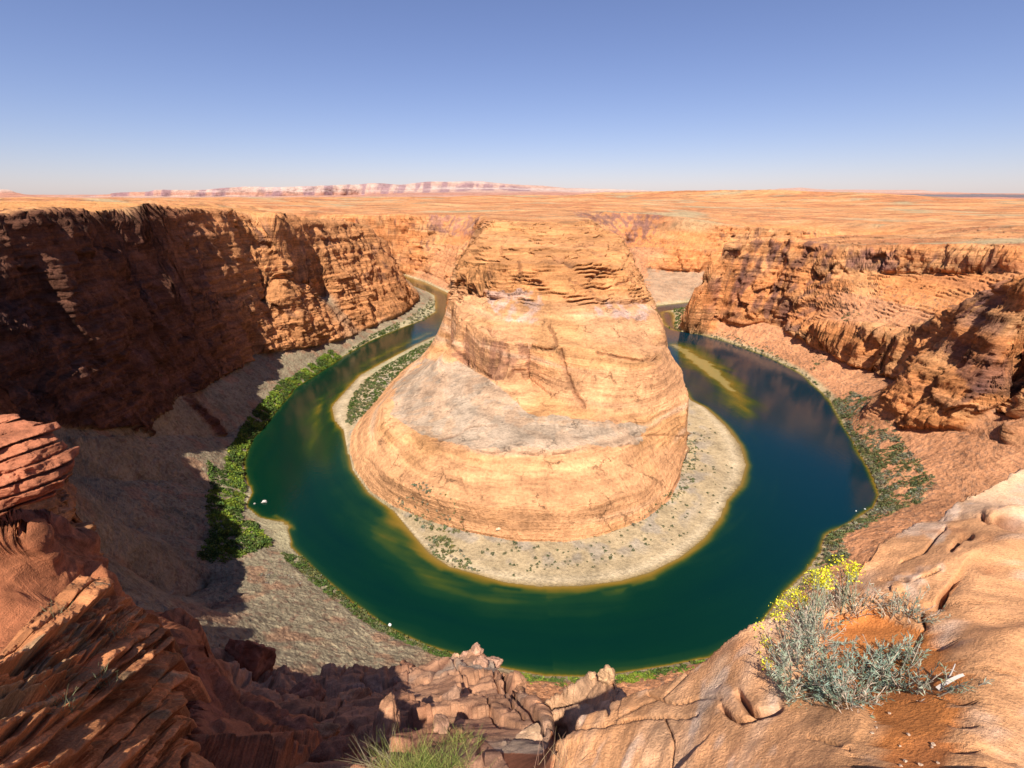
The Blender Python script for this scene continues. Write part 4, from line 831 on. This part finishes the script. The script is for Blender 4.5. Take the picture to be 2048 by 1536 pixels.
thicket('riverbank_shrubs', 'grey green shrubs along the right bank of the river', 'shrubs', [
    ([(1665, 800), (1700, 800), (1760, 870), (1800, 930), (1850, 1000), (1840, 1030), (1770, 1050), (1680, 1085), (1690, 1140), (1650, 1150), (1650, 1075), (1700, 1048), (1750, 1018), (1762, 990), (1750, 950), (1705, 875)], 4200, 1.2, 2.6, (OLIVE, GREYG)),
    ([(1325, 622), (1385, 614), (1380, 640), (1385, 664), (1340, 658)], 240, 2.5, 5, (OLIVE, GREEN)),
    ([(1400, 668), (1450, 682), (1530, 712), (1600, 748), (1655, 798), (1665, 790), (1600, 738), (1530, 702), (1450, 674)], 260, 1.5, 2.8, (OLIVE, GREYG)),
    ([(1600, 735), (1680, 730), (1690, 742), (1620, 748)], 80, 1.2, 2.4, (OLIVE, GREYG)),
    ([(1590, 1190), (1640, 1110), (1680, 1100), (1640, 1200)], 160, 1, 1.8, (OLIVE, GREYG))])
thicket('streamside_scrub', 'dense olive scrub between the butte and the left arm of the river', 'scrub', [
    ([(895, 664), (830, 698), (770, 732), (722, 765), (700, 800), (692, 840), (705, 850), (740, 820), (775, 775), (820, 735), (893, 690)], 1700, 1.4, 2.8, (OLIVE, GREEN)),
    ([(795, 1012), (860, 1020), (930, 1060), (945, 1075), (850, 1060)], 140, 1, 2.2, (OLIVE, GREYG)),
    ([(850, 1070), (900, 1075), (930, 1110), (960, 1140), (910, 1130), (865, 1105)], 150, 1, 2.0, (OLIVE, GREYG)),
    ([(1372, 880), (1395, 880), (1390, 960), (1360, 1000), (1290, 1045), (1240, 1068), (1290, 1035), (1355, 975)], 220, .9, 1.8, (OLIVE, GREYG)),
    ([(800, 650), (835, 622), (868, 598), (878, 605), (868, 628), (845, 642)], 200, 1.8, 3.6, (OLIVE, GREYG)),
    ([(692, 705), (745, 672), (800, 645), (798, 656), (740, 680), (700, 707)], 260, 1.5, 3, (OLIVE, GREEN))])
tl = [(300, 900), (470, 900), (440, 1000), (420, 1160), (350, 1090), (330, 960)]
thicket('talus_scrub', 'sparse grey green scrub scattered over the left talus slope', 'scrub', [(tl, 500, .5, 1.1, (GREYG, OLIVE)), ([(430, 1200), (560, 1115), (620, 1180), (500, 1230)], 400, .4, .9, (GREYG, (.3, .27, .19)))])
# bushes one can count on the point bar
BM = []
for i in range(6):
    v = BL[i] * 1.0; me_c = np.repeat(np.array([(.085, .10, .045)]) * rng.uniform(.7, 1.3, (46, 1)), 4, 0).astype(np.float32)
    BM.append((v, me_c))
bushes = []; protos = []
sites = [(895, 1085), (915, 1062), (930, 1062), (970, 1067), (1003, 1085), (998, 1092), (1052, 1077), (1030, 1090), (1008, 1108), (1023, 1103), (975, 1100), (985, 1108), (965, 1105), (1120, 1082), (1160, 1080), (1190, 1078)]
sites += [(850 + 12 * i + rng.uniform(-8, 8), 1030 + 5 * i + rng.uniform(-8, 8)) for i in range(8)]
for i in range(120):
    t = i / 120; a_ = 1010 + 440 * t; lo_, hi_ = np.interp(a_, [1010, 1200, 1350, 1450], [1095, 1085, 1010, 900]), np.interp(a_, [1010, 1200, 1350, 1450], [1150, 1130, 1080, 985])
    sites.append((a_ + rng.uniform(-20, 20), rng.uniform(lo_, hi_)))
sites += [(1385 + rng.uniform(-8, 45), 850 + rng.uniform(0, 110)) for i in range(30)]
for i, (a_, b_) in enumerate(sites):
    q = P(a_, b_, 3); z = top(q[0], q[1])
    if z < .6 or inpoly(np.array([q[0]]), np.array([q[1]]), rock_poly)[0]: continue
    k_ = len(protos)
    if k_ < 6:
        o = mesh_np('bush', BM[k_][0], np.arange(184).reshape(-1, 4), M_leaf, BM[k_][1], smooth=False); protos.append(o)
        tag(o, 'small dark bush growing on the pale sandbar around the butte', 'bush', 'bushes scattered on the sandbar')
    else:
        o = protos[rng.integers(6)].copy(); C.objects.link(o)
    r = rng.uniform(.8, 2.1) * (1.3 if i < 16 else .8); o.location = (q[0], q[1], z + r * .3); o.scale = (r, r, r * .8); o.rotation_euler = (0, 0, rng.uniform(0, 6.28))

# ================================================================== PLANTS ON THE RIM
class Acc:
    def __init__(s): s.v = []; s.c = []; s.f = []; s.n = 0
    def tube(s, pts, r0, r1, c):
        pts = np.array(pts, float); n = len(pts)
        for i, p in enumerate(pts):
            t = pts[min(i + 1, n - 1)] - pts[max(i - 1, 0)]; t /= np.linalg.norm(t) + 1e-9
            a = np.cross(t, (.3, .2, .93)); a /= np.linalg.norm(a) + 1e-9; b_ = np.cross(t, a); r = r0 + (r1 - r0) * i / (n - 1)
            for k_ in range(3):
                an = k_ * 2.0944; s.v.append(p + a * r * math.cos(an) + b_ * r * math.sin(an)); s.c.append(c)
        for i in range(n - 1):
            for k_ in range(3):
                a0 = s.n + i * 3 + k_; a1 = s.n + i * 3 + (k_ + 1) % 3; s.f.append((a0, a1, a1 + 3, a0 + 3))
        s.n += 3 * n
    def blade(s, p, q, w_, c, side=None):
        p = np.array(p, float); q = np.array(q, float); d = q - p; sd_ = np.cross(d, rng.normal(size=3) if side is None else side); sd_ = sd_ / (np.linalg.norm(sd_) + 1e-9) * w_
        m = p + d * .5
        s.v += [p, m + sd_, q, m - sd_]; s.c += [c] * 4; s.f.append((s.n, s.n + 1, s.n + 2, s.n + 3)); s.n += 4
    def build(s, name, parent=None):
        return mesh_np(name, np.array(s.v, np.float32), np.array(s.f), M_leaf, np.clip(np.array(s.c, np.float32), 0, 1), smooth=False, parent=parent)
def empty(name, loc, label, cat, group=None):
    o = bpy.data.objects.new(name, None); C.objects.link(o); o.location = loc; o.empty_display_size = .05
    return tag(o, label, cat, group)
def arc(p, q, bend, n=6):
    p = np.array(p, float); q = np.array(q, float); m = (p + q) / 2 + np.array(bend); t = np.linspace(0, 1, n)[:, None]
    return (1 - t) ** 2 * p + 2 * t * (1 - t) * m + t * t * q
def jit(c, k_=.15): return tuple(np.array(c) * (1 + rng.uniform(-k_, k_)))
SILV, SILVG, DRY, YEL, YG = (.34, .37, .27), (.20, .26, .17), (.46, .36, .27), (.78, .70, .03), (.42, .46, .06)
def local(root, p): return np.array(p) - np.array(root)
def silver_shrub(center, radx, rady, n, label, dry=.15, height=.17, tint=SILV):
    g0 = ground(*center); e = empty('silvery_shrub', g0, label, 'shrub', 'silvery shrubs on the slab')
    st, lv = Acc(), Acc()
    for i in range(int(n * .72)):
        a = rng.uniform(0, 6.28); rr_ = math.sqrt(rng.uniform(0, 1)); gp = ground(center[0] + radx * rr_ * math.cos(a), center[1] + rady * rr_ * math.sin(a))
        if math.dist(gp, g0) > .40: continue
        p = local(g0, gp) + [0, 0, -.02]; out = np.array([p[0], p[1], 0]); out = out / (np.linalg.norm(out) + 1e-6)
        L_ = height * rng.uniform(.5, 1.15); d = out * rng.uniform(.1, .9) + rng.normal(size=3) * .35 + [0, 0, 1.0]; d /= np.linalg.norm(d)
        q = p + d * L_; cv = arc(p, q, rng.normal(size=3) * .02, 5); isdry = rng.uniform() < dry
        cs_ = jit(DRY if isdry else (.34, .30, .23), .2); st.tube(cv, .0028, .0012, cs_)
        nl = rng.integers(4, 8) if isdry else rng.integers(16, 28); cl = jit(DRY if isdry else (tint if rng.uniform() < .6 else SILVG), .2)
        for k_ in range(nl):
            t = rng.uniform(.18, 1); b0 = cv[int(t * 4)] + (cv[min(int(t * 4) + 1, 4)] - cv[int(t * 4)]) * (t * 4 % 1)
            dr = d * rng.uniform(.5, 1.2) + rng.normal(size=3) * .55; dr /= np.linalg.norm(dr)
            lv.blade(b0, b0 + dr * rng.uniform(.016, .036), .0022, jit(cl, .15))
    st.build('stem', e); lv.build('leaf', e); return e
silver_shrub((1600, 1345), 56, 52, 210, 'dense silvery green shrub leaning over the slab edge behind the yellow flowers')
silver_shrub((1700, 1365), 52, 34, 170, 'largest blue green shrub with a dark hollow at its base, amid the slab plants', tint=(.26, .35, .27))
silver_shrub((1785, 1340), 30, 38, 90, 'upright tuft of blue green shrub at the edge of the bare orange sand', tint=(.26, .35, .27))
silver_shrub((1845, 1382), 46, 16, 70, 'low silvery shrub lying along the front of the orange sand')
silver_shrub((1868, 1290), 34, 26, 70, 'small silvery shrub beside the rock crack at the right edge of the sand')
silver_shrub((1805, 1232), 46, 12, 40, 'thin grey shrub above the bare orange sand', dry=.5)
silver_shrub((1690, 1215), 60, 18, 130, 'pale straw coloured shrub on the slab just below the highest yellow flowers', dry=.75, height=.2)
silver_shrub((1625, 1268), 34, 26, 110, 'greyish half dry shrub between the straw coloured one and the dense silvery one', dry=.45, height=.18)
silver_shrub((1700, 1400), 40, 16, 50, 'brown dead twigs under the front of the blue green shrub', dry=.95, height=.12)
def flower_shrub(base, heads, label, D0):
    g0 = ground(*base); e = empty('flowering_shrub', g0, label, 'shrub', 'yellow flowering shrubs'); st, lv, fl = Acc(), Acc(), Acc()
    for (hx, hy, D_, w_, n) in heads:
        for i in range(n):
            h = local(g0, Q(hx + rng.normal() * w_ * .75, hy + rng.normal() * w_ * .9, D_ * .92 + rng.uniform(-.08, .08)))
            p = np.array([rng.uniform(-.05, .05), rng.uniform(-.05, .05), -.02]); cv = arc(p, h, [0, 0, .06], 7); st.tube(cv, .003, .0014, jit((.30, .30, .20), .2))
            for k_ in range(16):
                t = rng.uniform(.35, .95); b0 = cv[int(t * 6)]; dr = (h - p) / np.linalg.norm(h - p) + rng.normal(size=3) * .5; dr /= np.linalg.norm(dr)
                lv.blade(b0, b0 + dr * rng.uniform(.02, .045), .0016, jit((.30, .34, .20), .2))
            for k_ in range(rng.integers(34, 60)):
                c_ = h + rng.normal(size=3) * [.019, .019, .017]; dr = rng.normal(size=3) + [0, 0, .8]; dr /= np.linalg.norm(dr)
                fl.blade(c_, c_ + dr * rng.uniform(.008, .017), .0048, jit(YEL if rng.uniform() < .75 else YG, .2))
    st.build('stem', e); lv.build('leaf', e); fl.build('flower', e); return e
flower_shrub((1575, 1345), [(1520, 1255, 2.75, 7, 3), (1548, 1240, 2.8, 8, 4), (1525, 1290, 2.6, 8, 4), (1545, 1300, 2.6, 9, 5), (1520, 1322, 2.5, 9, 5), (1548, 1328, 2.45, 9, 5), (1537, 1345, 2.4, 9, 5), (1520, 1385, 2.3, 6, 3)], 'shrub with a column of bright yellow flowers at the left end of the slab plants', 2.5)
flower_shrub((1625, 1262), [(1565, 1212, 2.9, 7, 4), (1592, 1190, 3.0, 9, 7), (1630, 1160, 3.1, 9, 7), (1645, 1165, 3.1, 8, 5)], 'shrub with round yellow flower heads rising against the dark river', 3.0)
flower_shrub((1695, 1215), [(1708, 1135, 3.3, 5, 4), (1700, 1152, 3.3, 5, 4), (1676, 1128, 3.3, 4, 2), (1660, 1145, 3.25, 5, 2)], 'small shrub with the uppermost yellow flowers beside the pale slab', 3.2)
def grass(base, n, spread, h0, cols, label, lean=0, name='grass_tuft', group='grass tufts', on=None):
    if on is not None: sx_, sy_ = pix(on[:, 0], on[:, 1], on[:, 2])
    surf = (lambda a, b_: tuple(float(q) for q in on[np.argmin((sx_ - a) ** 2 + (sy_ - b_) ** 2)])) if on is not None else ground
    g0 = surf(*base); e = Acc()
    for i in range(n):
        gp = surf(base[0] + rng.normal() * spread[0], base[1] + rng.normal() * spread[1]); p = local(g0, gp) + [0, 0, -.02]
        if math.hypot(*p) > .45: continue
        L_ = h0 * rng.uniform(.45, 1.1); d = np.array([rng.normal() * .38 + lean, rng.normal() * .38, 1.0]); d /= np.linalg.norm(d)
        q = p + d * L_; cv = arc(p, q + [d[0] * L_ * .35, d[1] * L_ * .35, -.05 * L_], [0, 0, .1 * L_], 5); e.tube(cv, .0017, .0004, jit(cols[rng.integers(len(cols))], .25))
    o = e.build(name); o.location = g0; return tag(o, label, 'grass', group)
GR = [(.20, .25, .05), (.30, .33, .08), (.12, .18, .04), (.42, .40, .12)]
grass((850, 1545), 1100, (48, 22), .30, GR, 'thick green grass tuft in front of the flat orange rock')
grass((960, 1540), 600, (32, 18), .26, [(.42, .40, .10), (.36, .38, .08), (.5, .42, .18)], 'yellower grass clump right of the green tuft')
grass((775, 1530), 60, (22, 10), .36, [(.5, .42, .26), (.45, .4, .2)], 'few long dry stalks at the left side of the green tuft', lean=-.3)
grass((915, 1478), 160, (22, 10), .20, GR, 'small yellow green sprig behind the grass, against the outcrop')
grass((1085, 1530), 70, (30, 10), .26, [(.42, .24, .16), (.5, .36, .2)], 'sparse reddish dry stalks right of the grass tufts', lean=.35)
for (a_, b_, n_, lb) in [(245, 1265, 90, 'pale lichen green tuft in a notch of the layered rock'), (205, 1360, 60, 'small grey green tuft between the rock layers'), (130, 1410, 60, 'low olive tuft on the lower layers of the rock'), (110, 1225, 60, 'dull green tuft near the top of the layered rock')]:
    grass((a_, b_), n_, (14, 10), .10, [(.22, .24, .12), (.3, .3, .17)], lb, on=SV)
for i in range(16):
    a_, b_ = (rng.uniform(1730, 1890), rng.uniform(1420, 1535)) if i < 18 else (rng.uniform(1560, 1980), rng.uniform(1180, 1500)); g0 = ground(a_, b_); r = rng.uniform(.004, .008)
    o = rock_mesh('pebble', (g0[0], g0[1], g0[2] + r * .4), (r * 1.3, r, r * .8), 60 + i, M_near, (.66, .46, .32), rot=i, sub=2, amp=.2); tag(o, 'small pale pebble lying on the orange sand and slab', 'pebble', 'pebbles on the sand and slab')
tw = Acc(); g0 = ground(1880, 1375); q0 = local(g0, ground(1925, 1362)); tw.tube(arc([-.02, -.01, .015], q0 + [0, 0, .03], [0, 0, .03], 6), .009, .006, (.45, .40, .36)); tw.tube(arc([.04, .02, .03], q0 * .6 + [.03, .05, .06], [0, 0, .02], 5), .005, .002, (.42, .37, .33))
o = tw.build('branch'); o.location = g0; tag(o, 'bleached dead branch lying on the orange sand beside the crack', 'branch')
#PLANTSDONE#

# ------------------------------------------------------------------ light, sky, camera
SUN_AZ, SUN_EL = R(-172), R(57)      # azimuth measured from +Y towards +X
sd = (math.sin(SUN_AZ) * math.cos(SUN_EL), math.cos(SUN_AZ) * math.cos(SUN_EL), math.sin(SUN_EL))
import mathutils
sl = bpy.data.lights.new('sun', 'SUN'); sl.energy = 5.0; sl.angle = R(.5); sl.color = (1, .93, .83)
so = bpy.data.objects.new('sun', sl); so.rotation_euler = mathutils.Vector(sd).to_track_quat('Z', 'Y').to_euler(); C.objects.link(so)
w = bpy.data.worlds.new('World'); bpy.context.scene.world = w; w.use_nodes = True
wn = w.node_tree; bg = wn.nodes['Background']; sk = wn.nodes.new('ShaderNodeTexSky'); sk.sky_type = 'NISHITA'; sk.sun_disc = False
sk.sun_elevation = SUN_EL; sk.sun_rotation = SUN_AZ; sk.altitude = 1200; sk.air_density = 1.0; sk.dust_density = .6; sk.ozone_density = 3.5
tn = wn.nodes.new('ShaderNodeVectorMath'); tn.operation = 'MULTIPLY'; tn.inputs[1].default_value = (1.12, .98, 1.16); wn.links.new(sk.outputs[0], tn.inputs[0]); wn.links.new(tn.outputs[0], bg.inputs[0]); bg.inputs[1].default_value = .065

cam = bpy.data.cameras.new('camera'); co = bpy.data.objects.new('camera', cam); C.objects.link(co)
cam.sensor_width = 36; cam.sensor_fit = 'HORIZONTAL'; cam.lens = 36 * F_PX / 2048
cam.shift_y = (CY - 768) / 2048; cam.shift_x = (1024 - CX) / 2048
cam.clip_start = .05; cam.clip_end = 120000
co.location = (0, 0, CAMZ); co.rotation_euler = (math.pi / 2 - PITCH, 0, 0)
sc = bpy.context.scene; sc.camera = co; sc.cycles.diffuse_bounces = 2
sc.view_settings.view_transform = 'Standard'; sc.view_settings.look = 'None'; sc.view_settings.gamma = 1; sc.view_settings.exposure = 0.6
sc.render.resolution_x = 1024; sc.render.resolution_y = 768
